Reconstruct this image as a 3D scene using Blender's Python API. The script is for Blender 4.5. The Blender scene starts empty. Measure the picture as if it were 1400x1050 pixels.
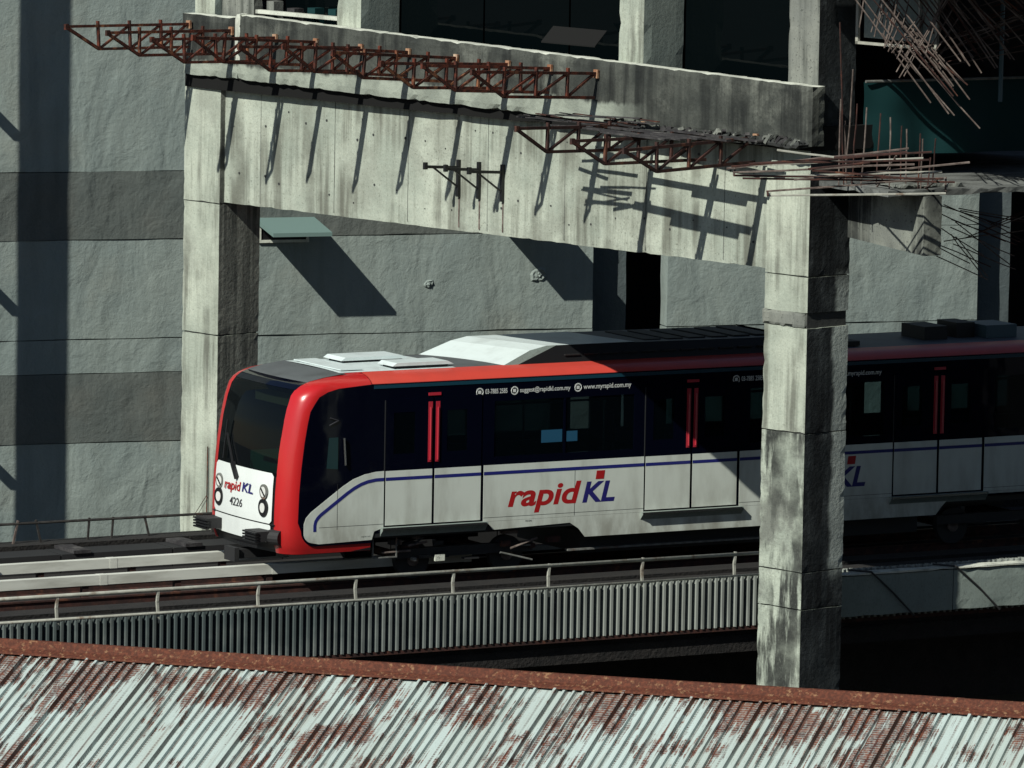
import bpy, bmesh, math, random
from math import sin, cos, tan, pi, radians, sqrt
from mathutils import Vector, Matrix, noise

random.seed(11)
scn = bpy.context.scene
col = scn.collection

# ------------------------------------------------------------------ camera
PITCH, ROLL = radians(6.7), radians(1.0)
fw = Vector((0, cos(PITCH), -sin(PITCH)))
r0 = Vector((1, 0, 0)); u0 = r0.cross(fw)
RT = r0 * cos(ROLL) + u0 * sin(ROLL)
UP = -r0 * sin(ROLL) + u0 * cos(ROLL)
cam = bpy.data.cameras.new('camera'); camo = bpy.data.objects.new('camera', cam); col.objects.link(camo)
camo.matrix_world = Matrix(((RT.x, UP.x, -fw.x, 0), (RT.y, UP.y, -fw.y, -112), (RT.z, UP.z, -fw.z, 25), (0, 0, 0, 1)))
cam.sensor_width = 36; cam.lens = 9856 / 1400 * 36
cam.clip_start = 1; cam.clip_end = 3000
scn.camera = camo

# ------------------------------------------------------------------ sky, sun, exposure
ELEV = radians(39.5); AZ = radians(36.9)          # the light travels toward +X +Y
world = bpy.data.worlds.new('World'); scn.world = world; world.use_nodes = True
wn = world.node_tree; wn.nodes.clear()
sky = wn.nodes.new('ShaderNodeTexSky'); sky.sky_type = 'NISHITA'; sky.sun_disc = False
sky.ozone_density = 1.6; sky.dust_density = 0.3; sky.sun_elevation = ELEV; sky.sun_rotation = AZ + pi
bg = wn.nodes.new('ShaderNodeBackground'); bg.inputs['Strength'].default_value = 0.058
wo = wn.nodes.new('ShaderNodeOutputWorld')
wn.links.new(sky.outputs[0], bg.inputs[0]); wn.links.new(bg.outputs[0], wo.inputs[0])
sl = bpy.data.lights.new('sun', 'SUN'); sl.energy = 5.0; sl.angle = radians(0.5); sl.color = (0.98, 0.975, 0.88)
so = bpy.data.objects.new('sun', sl); col.objects.link(so)
SUND = Vector((sin(AZ) * cos(ELEV), cos(AZ) * cos(ELEV), -sin(ELEV)))
so.rotation_euler = SUND.to_track_quat('-Z', 'Y').to_euler(); so.location = (-30, -60, 60)
scn.view_settings.view_transform = 'Standard'; scn.view_settings.look = 'None'
scn.view_settings.exposure = 0.08; scn.view_settings.gamma = 1.0; scn.view_settings.use_curve_mapping = False
scn.render.resolution_x, scn.render.resolution_y = 1024, 768
scn.render.engine = 'CYCLES'

# ------------------------------------------------------------------ materials
MATS = {}
def base(name, c, rough=.6, metal=0., coat=0., spec=.5):
    m = bpy.data.materials.new(name); m.use_nodes = True; MATS[name] = m
    b = m.node_tree.nodes['Principled BSDF']
    b.inputs['Base Color'].default_value = (*c, 1); b.inputs['Roughness'].default_value = rough
    b.inputs['Metallic'].default_value = metal; b.inputs['Coat Weight'].default_value = coat
    b.inputs['Coat Roughness'].default_value = .08; b.inputs['Specular IOR Level'].default_value = spec
    return m, m.node_tree, b
def nz(nt, scale, detail=6, rough=.55, mp=(1, 1, 1), off=(0, 0, 0), dist=0.):
    tc = nt.nodes.new('ShaderNodeTexCoord'); mapn = nt.nodes.new('ShaderNodeMapping')
    mapn.inputs['Scale'].default_value = mp; mapn.inputs['Location'].default_value = off
    nt.links.new(tc.outputs['Object'], mapn.inputs[0])
    n = nt.nodes.new('ShaderNodeTexNoise'); n.inputs['Scale'].default_value = scale
    n.inputs['Detail'].default_value = detail; n.inputs['Roughness'].default_value = rough; n.inputs['Distortion'].default_value = dist
    nt.links.new(mapn.outputs[0], n.inputs['Vector'])
    return n.outputs['Fac']
def ramp(nt, fac, a, b):
    r = nt.nodes.new('ShaderNodeMapRange'); r.inputs['From Min'].default_value = a; r.inputs['From Max'].default_value = b
    r.interpolation_type = 'SMOOTHSTEP'
    nt.links.new(fac, r.inputs['Value']); return r.outputs[0]
def mul(nt, a, k, op='MULTIPLY'):
    r = nt.nodes.new('ShaderNodeMath'); r.operation = op; r.use_clamp = True
    for i, x in enumerate((a, k)):
        if isinstance(x, (int, float)): r.inputs[i].default_value = x
        else: nt.links.new(x, r.inputs[i])
    return r.outputs[0]
def mixc(nt, fac, a, b):
    m = nt.nodes.new('ShaderNodeMix'); m.data_type = 'RGBA'
    if isinstance(fac, (int, float)): m.inputs[0].default_value = fac
    else: nt.links.new(fac, m.inputs[0])
    for i, x in ((6, a), (7, b)):
        if isinstance(x, tuple): m.inputs[i].default_value = (*x, 1)
        else: nt.links.new(x, m.inputs[i])
    return m.outputs[2]
def bump(nt, b, h, dist=.01, strength=1.):
    bn = nt.nodes.new('ShaderNodeBump'); bn.inputs['Distance'].default_value = dist; bn.inputs['Strength'].default_value = strength
    nt.links.new(h, bn.inputs['Height'])
    old = b.inputs['Normal'].links
    if old: nt.links.new(old[0].from_socket, bn.inputs['Normal'])
    nt.links.new(bn.outputs[0], b.inputs['Normal'])
def worn(name, c1, c2, stain, s1=.8, streak=(.5, .75), samt=.8, smap=(5, 5, .35), speck=.6, rough=.85, bd=.006, bs=14, spot=(.62, .7), patch=None, pamt=.7, metal=0, off=(0, 0, 0)):
    m, nt, b = base(name, c1, rough, metal, spec=.3)
    c = mixc(nt, ramp(nt, nz(nt, s1, 8, .6, off=off), .35, .65), c1, c2)
    c = mixc(nt, mul(nt, ramp(nt, nz(nt, 9, 5, .6), .35, .7), .25), c, tuple(x * .72 for x in c1))
    if patch: c = mixc(nt, mul(nt, ramp(nt, nz(nt, .55, 9, .7, off=(3.1, 7.7, 1.3)), .5, .62), pamt), c, patch)
    c = mixc(nt, mul(nt, mul(nt, ramp(nt, nz(nt, 1, 7, .62, mp=smap, off=off), *streak), ramp(nt, nz(nt, .9, 4), .3, .6)), samt), c, stain)
    c = mixc(nt, mul(nt, ramp(nt, nz(nt, 38, 6, .7, mp=(1, 1, .5)), .5, .7), .45), c, tuple(x * .5 for x in c2))
    if speck: c = mixc(nt, mul(nt, ramp(nt, nz(nt, 26, 2, .5), *spot), speck), c, stain)
    nt.links.new(c, b.inputs['Base Color'])
    bump(nt, b, nz(nt, bs, 8, .65), bd)
    return m
worn('concrete', (.465, .50, .42), (.32, .355, .30), (.085, .085, .07), streak=(.42, .64), samt=.8, speck=.4, bd=.012, spot=(.64, .72), patch=(.26, .275, .235), pamt=.6)
worn('concrete_beam', (.455, .49, .415), (.30, .335, .285), (.09, .09, .072), streak=(.40, .62), samt=.8, speck=.45, bd=.012, smap=(4, 4, .22), spot=(.64, .72), patch=(.25, .265, .225), pamt=.6)
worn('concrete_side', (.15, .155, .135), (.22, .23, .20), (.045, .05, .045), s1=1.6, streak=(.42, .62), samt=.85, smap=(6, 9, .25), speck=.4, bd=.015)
worn('concrete_mould', (.012, .016, .018), (.05, .058, .06), (.004, .005, .006), s1=1.6, streak=(.36, .56), samt=.95, smap=(2, 5, .45), speck=.35, bd=.02, spot=(.56, .66))
def mould_edge():
    # black algae covers the outer part of the face, the inner strip stays cleaner (ragged border)
    nt = MATS['concrete_mould'].node_tree; b = nt.nodes['Principled BSDF']; src = b.inputs['Base Color'].links[0].from_socket
    tc = nt.nodes.new('ShaderNodeTexCoord'); sp = nt.nodes.new('ShaderNodeSeparateXYZ'); nt.links.new(tc.outputs['Object'], sp.inputs[0])
    y = mul(nt, sp.outputs['Y'], mul(nt, nz(nt, 1, 5, .6, mp=(1, 1, 1.3)), .28), 'ADD')
    m = mul(nt, ramp(nt, y, .66, .76), mul(nt, ramp(nt, sp.outputs['Z'], 14.3, 13.9), ramp(nt, sp.outputs['Z'], 9.5, 9.9)))
    nt.links.new(mixc(nt, m, src, mixc(nt, ramp(nt, nz(nt, 2, 6), .35, .65), (.36, .40, .37), (.27, .30, .28))), b.inputs['Base Color'])
mould_edge()
worn('concrete_stained', (.082, .088, .077), (.032, .036, .033), (.009, .0105, .0105), s1=1.3, streak=(.38, .62), samt=.85, smap=(4.5, 4.5, .35), speck=.35, bd=.014, patch=(.21, .22, .19), pamt=.55)
def clean_foot():
    # the foot of the parapet is paler than the weathered upper part, with a ragged border
    nt = MATS['concrete_stained'].node_tree; b = nt.nodes['Principled BSDF']; src = b.inputs['Base Color'].links[0].from_socket
    tc = nt.nodes.new('ShaderNodeTexCoord'); sp = nt.nodes.new('ShaderNodeSeparateXYZ'); nt.links.new(tc.outputs['Object'], sp.inputs[0])
    n1 = nt.nodes.new('ShaderNodeMath'); n1.operation = 'MULTIPLY_ADD'; n1.inputs[1].default_value = .30
    nt.links.new(nz(nt, 2.2, 7, .65, mp=(1.6, 1, .6)), n1.inputs[0]); nt.links.new(sp.outputs['Z'], n1.inputs[2])
    m = mul(nt, ramp(nt, n1.outputs[0], 16.66, 16.58), ramp(nt, sp.outputs['X'], -3.2, -4.6))
    nt.links.new(mixc(nt, mul(nt, m, .9), src, mixc(nt, ramp(nt, nz(nt, 3, 6), .35, .65), (.34, .375, .32), (.23, .255, .22))), b.inputs['Base Color'])
clean_foot()
worn('concrete_dirty', (.45, .495, .415), (.30, .335, .285), (.022, .024, .023), s1=1.4, streak=(.43, .53), samt=.97, smap=(3, 3, .55), speck=.35, bd=.016, spot=(.6, .7), patch=(.13, .135, .12), pamt=.8)
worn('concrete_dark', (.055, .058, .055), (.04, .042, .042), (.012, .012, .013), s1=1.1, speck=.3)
worn('concrete_grey', (.24, .25, .22), (.17, .18, .165), (.04, .045, .04), s1=1.0, streak=(.4, .66), samt=.85, smap=(6, 6, .35))
worn('concrete_drip', (.25, .265, .23), (.16, .17, .155), (.018, .02, .02), s1=1.2, streak=(.42, .54), samt=.95, smap=(1, 4.5, .3))
worn('slab_top', (.19, .20, .19), (.10, .105, .10), (.03, .032, .03), s1=.9, streak=(.45, .65), samt=.7, smap=(1.2, 3, 1), patch=(.04, .045, .045), pamt=.6)
worn('panel_concrete', (.235, .275, .25), (.185, .225, .21), (.10, .10, .09), s1=.7, streak=(.5, .8), samt=.5, speck=.3)
worn('sill', (.62, .64, .56), (.45, .47, .41), (.16, .16, .14), s1=2.2, streak=(.5, .7), samt=.6)
def plaster(name, c1, c2, brown):
    m, nt, b = base(name, c1, .9, spec=.2)
    c = mixc(nt, ramp(nt, nz(nt, .35, 7, .6), .35, .65), c1, c2)
    c = mixc(nt, mul(nt, ramp(nt, nz(nt, .55, 5, .6, off=(5, 2, 9)), .5, .75), .35), c, brown)
    c = mixc(nt, mul(nt, ramp(nt, nz(nt, 1.0, 6, .6, mp=(3, 3, .25)), .46, .72), .40), c, tuple(x * .60 for x in c1))
    c = mixc(nt, mul(nt, ramp(nt, nz(nt, 22, 6, .7), .5, .7), .3), c, tuple(x * .6 for x in c1))
    nt.links.new(c, b.inputs['Base Color'])
    bump(nt, b, nz(nt, .8, 3, .5, mp=(1.3, 1, .6), dist=.6), .09)
    bump(nt, b, nz(nt, 2.6, 5, .6, dist=.6), .024)
    bump(nt, b, nz(nt, 13, 6, .65), .012)
    return m
plaster('plaster', (.24, .278, .258), (.198, .238, .228), (.25, .245, .20))
plaster('plaster_band', (.118, .130, .120), (.10, .116, .110), (.132, .122, .10))
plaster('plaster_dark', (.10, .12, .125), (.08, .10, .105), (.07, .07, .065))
def rusty(name, c1, c2, c3, rough=.8, k=(7, 3)):
    m, nt, b = base(name, c1, rough, .1, spec=.25); M0 = len(nt.nodes)
    c = mixc(nt, ramp(nt, nz(nt, k[0], 6, .65), .35, .6), c1, c2)
    c = mixc(nt, mul(nt, ramp(nt, nz(nt, k[1], 5, .65, off=(4, 1, 2)), .55, .68), .8), c, c3)
    nt.links.new(c, b.inputs['Base Color']); bump(nt, b, nz(nt, 40, 5), .004)
    oi = nt.nodes.new('ShaderNodeObjectInfo'); sc_ = nt.nodes.new('ShaderNodeMath'); sc_.operation = 'MULTIPLY'; sc_.inputs[1].default_value = 37.
    nt.links.new(oi.outputs['Random'], sc_.inputs[0])
    for n_ in list(nt.nodes):
        if n_.bl_idname == 'ShaderNodeMapping': nt.links.new(sc_.outputs[0], n_.inputs['Location'])
    return m
rusty('rust_red', (.13, .034, .020), (.035, .016, .013), (.30, .13, .065))
rusty('rust_dark', (.07, .03, .024), (.035, .02, .018), (.15, .06, .035))
rusty('rust_grey', (.17, .138, .122), (.09, .068, .06), (.25, .205, .18))
rusty('rust_cap', (.13, .040, .022), (.07, .023, .014), (.28, .16, .085), k=(26, 16))
rusty('grey_steel', (.20, .205, .195), (.13, .13, .12), (.15, .09, .06))
rusty('steel_dark', (.05, .048, .045), (.03, .028, .027), (.09, .06, .045))
rusty('rust_sunlit', (.42, .27, .17), (.25, .11, .06), (.55, .45, .34))
rusty('rail_paint', (.40, .40, .35), (.31, .31, .27), (.17, .12, .085))
rusty('debris', (.06, .057, .058), (.03, .028, .03), (.12, .115, .11))
def roofmat():
    m, nt, b = base('roof_metal', (.5, .56, .55), .5, .0, spec=.4)
    c = mixc(nt, ramp(nt, nz(nt, 1.1, 5, .6, mp=(1.2, .3, 1)), .35, .65), (.47, .555, .535), (.41, .475, .445))
    c = mixc(nt, mul(nt, ramp(nt, nz(nt, 1, 6, .6, mp=(14, .6, 1)), .52, .7), .45), c, (.34, .33, .28))
    tc = nt.nodes.new('ShaderNodeTexCoord'); sp = nt.nodes.new('ShaderNodeSeparateXYZ'); nt.links.new(tc.outputs['Object'], sp.inputs[0])
    up = ramp(nt, sp.outputs['Y'], -2.6, -.15)
    big = nz(nt, 1, 4, .6, mp=(1.3, .75, 1), off=(2.3, 5, 0))
    add = mul(nt, mul(nt, up, .10), big, 'ADD')
    fine = nz(nt, 1, 6, .7, mp=(20, .65, 1), off=(1, 1, 0))
    tot = mul(nt, mul(nt, add, .56), mul(nt, fine, .44), 'ADD')
    mask = ramp(nt, tot, .537, .566)
    dots = ramp(nt, nz(nt, 1, 3, .6, mp=(30, 14, 1)), .38, .56)
    fr_ = nt.nodes.new('ShaderNodeMath'); fr_.operation = 'FRACT'
    sh_ = nt.nodes.new('ShaderNodeMath'); sh_.operation = 'MULTIPLY_ADD'; sh_.inputs[1].default_value = 7 / .84; sh_.inputs[2].default_value = 11.2 * 7 / .84
    nt.links.new(sp.outputs['X'], sh_.inputs[0]); nt.links.new(sh_.outputs[0], fr_.inputs[0])
    fy = nt.nodes.new('ShaderNodeMath'); fy.operation = 'PINGPONG'; fy.inputs[1].default_value = .03; nt.links.new(sp.outputs['Y'], fy.inputs[0])
    crimp = ramp(nt, fy.outputs[0], .009, .017)
    dots = mul(nt, mul(nt, dots, .45), mul(nt, crimp, .55), 'ADD')
    trough = mul(nt, ramp(nt, fr_.outputs[0], .40, .45), ramp(nt, fr_.outputs[0], .68, .60))
    rc = mixc(nt, ramp(nt, nz(nt, 1, 4, .6, mp=(22, 7, 1)), .42, .6), (.06, .015, .008), (.17, .048, .020))
    c = mixc(nt, mul(nt, mask, mul(nt, mul(nt, dots, .50), mul(nt, mul(nt, trough, .35), .46, 'ADD'), 'ADD')), c, rc)
    small = ramp(nt, nz(nt, 1, 4, .7, mp=(26, 9, 1), off=(8, 3, 0)), .60, .66)
    c = mixc(nt, mul(nt, mul(nt, small, crimp), mul(nt, mul(nt, trough, .6), .3, 'ADD')), c, (.06, .022, .016))
    c = mixc(nt, mul(nt, mul(nt, trough, crimp), mul(nt, ramp(nt, nz(nt, 1, 4, .6, mp=(4, 1, 1)), .4, .6), .5)), c, (.10, .045, .035))
    grime_shade = mul(nt, trough, ramp(nt, nz(nt, 1, 5, .6, mp=(9, .5, 1), off=(3, 3, 3)), .42, .62))
    c = mixc(nt, mul(nt, mul(nt, mul(nt, grime_shade, .5), mul(nt, trough, .22), 'ADD'), 1.0), c, (.085, .055, .045))  # trough line: dirt plus rib shade mixed into the colour
    nt.links.new(c, b.inputs['Base Color']); bump(nt, b, nz(nt, 30, 4), .003)
roofmat()
def paint(name, c, rough=.3, dirt=.25, dcol=(.12, .11, .09), coat=.5):
    m, nt, b = base(name, c, rough, 0, coat)
    k = mixc(nt, mul(nt, ramp(nt, nz(nt, 1, 6, .6, mp=(2.2, 2.2, .6)), .42, .75), dirt), c, dcol)
    tc = nt.nodes.new('ShaderNodeTexCoord'); sp = nt.nodes.new('ShaderNodeSeparateXYZ'); nt.links.new(tc.outputs['Object'], sp.inputs[0])
    lowz = mul(nt, ramp(nt, sp.outputs['Z'], 10.1, 9.3), mul(nt, ramp(nt, nz(nt, 3, 6, .65, mp=(1, 1, .4)), .3, .7), dirt * 1.8))
    k = mixc(nt, lowz, k, dcol)
    nt.links.new(k, b.inputs['Base Color']); bump(nt, b, nz(nt, 1.6, 2), .004); return m
paint('train_white', (.60, .645, .59), .32, .34, (.16, .145, .11))
paint('train_front', (.74, .78, .76), .3, .08)
paint('train_red', (.46, .014, .016), .3, .15, (.14, .02, .015))
paint('train_cant', (.56, .060, .042), .42, .2, (.2, .05, .04), .2)
paint('train_navy', (.0013, .002, .007), .05, .0, coat=.0)
MATS['train_navy'].node_tree.nodes['Principled BSDF'].inputs['Specular IOR Level'].default_value = .3
paint('train_roof', (.62, .70, .70), .45, .25, coat=.1)
paint('roof_grey', (.16, .19, .21), .5, .3, (.05, .05, .05), .0)
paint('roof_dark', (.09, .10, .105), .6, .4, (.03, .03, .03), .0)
paint('train_stripe', (.014, .018, .16), .35, .1)
paint('door_red', (.42, .022, .040), .35, .1)
base('sky_sheen', (.008, .045, .070), .3); base('black', (.006, .006, .007), .5); base('gap', (.01, .011, .012), .7)
base('rubber', (.016, .016, .017), .7)
base('lens', (.75, .76, .72), .12, coat=1.); base('chrome', (.55, .56, .55), .25, 1.)
base('dark_glass', (.0012, .0025, .003), .02, spec=.12)
base('teal_glass', (.012, .034, .038), .1, spec=.3)
base('logo_red', (.36, .012, .014), .4); base('logo_blue', (.018, .016, .14), .4); base('logo_white', (.62, .64, .62), .5)
base('logo_grey', (.03, .03, .035), .5)
base('cab_green', (.02, .16, .10), .5); base('cab_grey', (.25, .30, .27), .6); base('display', (.20, .20, .10), .4)
base('screen_blue', (.015, .075, .14), .4)
base('white_cover', (.60, .61, .56), .5)
base('hood_teal', (.13, .20, .185), .7); base('tarp', (.0045, .030, .032), .7, spec=.2); base('flat_black', (.012, .012, .012), .9, spec=.1); base('pipe_blue', (.05, .10, .13), .5)
def mats_extra():
    m, nt, b = base('white_cover', (.60, .61, .56), .55)
    c = mixc(nt, ramp(nt, nz(nt, 1, 6, .6, mp=(.8, 4, 4)), .4, .7), (.62, .63, .57), (.42, .42, .37))
    nt.links.new(c, b.inputs['Base Color'])
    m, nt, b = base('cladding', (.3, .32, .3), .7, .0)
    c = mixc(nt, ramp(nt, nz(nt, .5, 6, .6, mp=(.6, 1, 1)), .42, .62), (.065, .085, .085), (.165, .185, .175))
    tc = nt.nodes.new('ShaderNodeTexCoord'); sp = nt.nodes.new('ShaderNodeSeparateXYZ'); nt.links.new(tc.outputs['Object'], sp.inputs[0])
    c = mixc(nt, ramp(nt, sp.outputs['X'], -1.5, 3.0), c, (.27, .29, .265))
    c = mixc(nt, mul(nt, ramp(nt, nz(nt, 1, 6, .6, mp=(7, 7, .6)), .45, .7), .6), c, (.06, .065, .06))
    nt.links.new(c, b.inputs['Base Color'])
    m, nt, b = base('tinted', (.004, .006, .008), .03, spec=.3)
    out = nt.nodes['Material Output']; tr = nt.nodes.new('ShaderNodeBsdfTransparent'); tr.inputs[0].default_value = (.34, .42, .42, 1)
    mx = nt.nodes.new('ShaderNodeMixShader'); mx.inputs[0].default_value = .5
    nt.links.new(tr.outputs[0], mx.inputs[1]); nt.links.new(b.outputs[0], mx.inputs[2]); nt.links.new(mx.outputs[0], out.inputs[0])
    m, nt, b = base('side_glass', (.002, .004, .006), .03, spec=.3)
    out = nt.nodes['Material Output']; tr = nt.nodes.new('ShaderNodeBsdfTransparent'); tr.inputs[0].default_value = (.55, .68, .70, 1)
    mx = nt.nodes.new('ShaderNodeMixShader'); mx.inputs[0].default_value = .45
    nt.links.new(tr.outputs[0], mx.inputs[1]); nt.links.new(b.outputs[0], mx.inputs[2]); nt.links.new(mx.outputs[0], out.inputs[0])
    m, nt, b = base('asphalt', (.05, .05, .05), .9)
    c = mixc(nt, ramp(nt, nz(nt, .2, 8, .6), .4, .6), (.055, .055, .052), (.035, .036, .036)); nt.links.new(c, b.inputs['Base Color'])
    m, nt, b = base('ballast', (.06, .055, .05), .95)
    c = mixc(nt, ramp(nt, nz(nt, 3, 8, .7), .4, .62), (.013, .011, .010), (.006, .0055, .0055)); nt.links.new(c, b.inputs['Base Color'])
    bump(nt, b, nz(nt, 20, 5), .03)
mats_extra()

# ------------------------------------------------------------------ mesh helpers
def link(name, me, parent=None, mat=None, smooth=False):
    o = bpy.data.objects.new(name, me); col.objects.link(o)
    if parent is not None: o.parent = parent
    if mat is not None:
        for m in (mat if isinstance(mat, (list, tuple)) else [mat]): me.materials.append(MATS[m])
    if smooth:
        for p in me.polygons: p.use_smooth = True
    return o
def mesh(name, v, f, parent=None, mat=None, smooth=False, mi=None):
    me = bpy.data.meshes.new(name); me.from_pydata([tuple(a) for a in v], [], f); me.update()
    o = link(name, me, parent, mat, smooth)
    if mi: 
        for p, i in zip(me.polygons, mi): p.material_index = i
    return o
class MB:
    def __init__(s): s.v = []; s.f = []
    def box(s, x0, x1, y0, y1, z0, z1):
        n = len(s.v); s.v += [(x, y, z) for z in (z0, z1) for y in (y0, y1) for x in (x0, x1)]
        s.f += [tuple(n + i for i in q) for q in ((0, 2, 3, 1), (4, 5, 7, 6), (0, 1, 5, 4), (2, 6, 7, 3), (0, 4, 6, 2), (1, 3, 7, 5))]; return s
    def tube(s, p, q, r, n=8, r2=None):
        p, q = Vector(p), Vector(q); d = (q - p).normalized(); a = d.orthogonal().normalized(); b = d.cross(a); k = len(s.v)
        for c, rr in ((p, r), (q, r if r2 is None else r2)):
            for i in range(n):
                t = 2 * pi * (i + .5) / n; s.v.append(tuple(c + a * (cos(t) * rr) + b * (sin(t) * rr)))
        for i in range(n): s.f.append((k + i, k + (i + 1) % n, k + n + (i + 1) % n, k + n + i))
        s.f += [tuple(k + i for i in range(n))[::-1], tuple(k + n + i for i in range(n))]; return s
    def bar(s, p, q, w, h):          # rectangular bar; h measured toward z
        p, q = Vector(p), Vector(q); d = (q - p).normalized(); up = Vector((0, 0, 1))
        if abs(d.z) > .95: up = Vector((0, 1, 0))
        a = d.cross(up).normalized(); b = a.cross(d).normalized(); k = len(s.v)
        for c in (p, q):
            for i, j in ((-1, -1), (1, -1), (1, 1), (-1, 1)): s.v.append(tuple(c + a * (i * w / 2) + b * (j * h / 2)))
        s.f += [tuple(k + i for i in q_) for q_ in ((0, 1, 2, 3)[::-1], (4, 5, 6, 7), (0, 1, 5, 4), (1, 2, 6, 5), (2, 3, 7, 6), (3, 0, 4, 7))]; return s
    def prism(s, poly, lo, hi, axis):   # polygon in the two other axes, extruded along axis
        k = len(s.v); n = len(poly)
        for t in (lo, hi):
            for a, b in poly: s.v.append({'x': (t, a, b), 'y': (a, t, b), 'z': (a, b, t)}[axis])
        s.f += [tuple(range(k, k + n)), tuple(range(k + n, k + 2 * n))[::-1]]
        for i in range(n): s.f.append((k + i, k + n + i, k + n + (i + 1) % n, k + (i + 1) % n))
        return s
    def build(s, name, mat, parent=None, smooth=False):
        me = bpy.data.meshes.new(name); me.from_pydata(s.v, [], s.f); me.update()
        bm = bmesh.new(); bm.from_mesh(me); bmesh.ops.recalc_face_normals(bm, faces=bm.faces); bm.to_mesh(me); bm.free()
        return link(name, me, parent, mat, smooth)
def rough_box(name, x0, x1, y0, y1, z0, z1, mat, parent, step=.14, amp=.006, chip=.02, seed=0, side=None, top=None):
    """a cast concrete block: faces slightly wavy, arrises chipped; side = material slot for the +x face"""
    ax = []
    for lo, hi in ((x0, x1), (y0, y1), (z0, z1)):
        n = max(1, min(110, int(round((hi - lo) / step)))); ax.append([lo + (hi - lo) * i / n for i in range(n + 1)])
    idx = {}; V = []; F = []; MI = []
    def vid(i, j, k):
        key = (i, j, k)
        if key not in idx:
            p = Vector((ax[0][i], ax[1][j], ax[2][k])); e = [0, 0, 0]
            for t, (q, n) in enumerate(((i, len(ax[0])), (j, len(ax[1])), (k, len(ax[2])))): e[t] = 1 if q == 0 else (-1 if q == n - 1 else 0)
            edge = sum(1 for t in e if t)
            d = noise.noise(p * 2.3 + Vector((seed, seed * .7, 0))) * amp
            if edge >= 2: d += chip * max(0, noise.noise(p * 7 + Vector((seed, 3, 1))) - .05) * 2.2 + chip * .25
            idx[key] = len(V); V.append(p + Vector(e) * d)
        return idx[key]
    nx, ny, nz_ = (len(a) - 1 for a in ax)
    for i in range(nx):
        for j in range(ny):
            F.append((vid(i, j, 0), vid(i, j + 1, 0), vid(i + 1, j + 1, 0), vid(i + 1, j, 0))); MI.append(0)
            F.append((vid(i, j, nz_), vid(i + 1, j, nz_), vid(i + 1, j + 1, nz_), vid(i, j + 1, nz_))); MI.append(2 if top else 0)
    for i in range(nx):
        for k in range(nz_):
            F.append((vid(i, 0, k), vid(i + 1, 0, k), vid(i + 1, 0, k + 1), vid(i, 0, k + 1))); MI.append(0)
            F.append((vid(i, ny, k), vid(i, ny, k + 1), vid(i + 1, ny, k + 1), vid(i + 1, ny, k))); MI.append(0)
    for j in range(ny):
        for k in range(nz_):
            F.append((vid(0, j, k), vid(0, j, k + 1), vid(0, j + 1, k + 1), vid(0, j + 1, k))); MI.append(0)
            F.append((vid(nx, j, k), vid(nx, j + 1, k), vid(nx, j + 1, k + 1), vid(nx, j, k + 1))); MI.append(1 if side else 0)
    return mesh(name, V, F, parent, [mat, side or mat, top or mat], mi=MI)
def thing(name, label, cat, loc=(0, 0, 0), rz=0., group=None, parent=None):
    o = bpy.data.objects.new(name, None); col.objects.link(o); o.location = loc; o.rotation_euler = (0, 0, rz); o.empty_display_size = .3
    if parent is not None: o.parent = parent
    tag(o, label, cat, group); return o
def tag(o, label=None, cat=None, group=None, kind=None):
    for k, v in (('label', label), ('category', cat), ('group', group), ('kind', kind)):
        if v: o[k] = v
    return o
def copy_tree(o, parent=None):
    c = o.copy(); col.objects.link(c); c.parent = parent
    for ch in list(o.children): copy_tree(ch, c)
    return c
def text(name, s, mat, parent, loc, width, height=None, rz=0., shear=0., bold=0., extrude=.002):
    cu = bpy.data.curves.new(name, 'FONT'); cu.body = s; cu.size = 1; cu.shear = shear; cu.offset = bold; cu.extrude = 0
    t = bpy.data.objects.new(name, cu); col.objects.link(t)
    me = bpy.data.meshes.new_from_object(t.evaluated_get(bpy.context.evaluated_depsgraph_get()))
    bpy.data.objects.remove(t); bpy.data.curves.remove(cu)
    xs = [v.co.x for v in me.vertices]; ys = [v.co.y for v in me.vertices]
    k = width / (max(xs) - min(xs)); h = height / max(ys) if height else k
    M = Matrix.Translation(loc) @ Matrix.Rotation(rz, 4, 'Z') @ Matrix.Rotation(pi / 2, 4, 'X')
    for v in me.vertices: v.co = M @ Vector(((v.co.x - min(xs)) * k, v.co.y * h, 0))
    me.materials.clear()
    return link(name, me, parent, mat)
ORD = ['first', 'second', 'third', 'fourth', 'fifth', 'sixth', 'seventh', 'eighth', 'ninth', 'tenth', 'eleventh', 'twelfth']

# frames (real places): train/guideway frame, portal/building frame, rear wall frame, shed frame
TO, TR = (-3.228, -1.149, 0), radians(30)
BO, BR = (4.372, -5.422, 0), radians(-47)
WO, WR = (-4.588, 16.0, 0), radians(20)
SO, SR = (.06, -27.0, 0), radians(-16)

# ------------------------------------------------------------------ ground
g = MB().box(-900, 900, -900, 900, -.5, 0).build('ground', 'asphalt'); tag(g, 'dark asphalt ground below the elevated track', None, None, 'structure')

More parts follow.
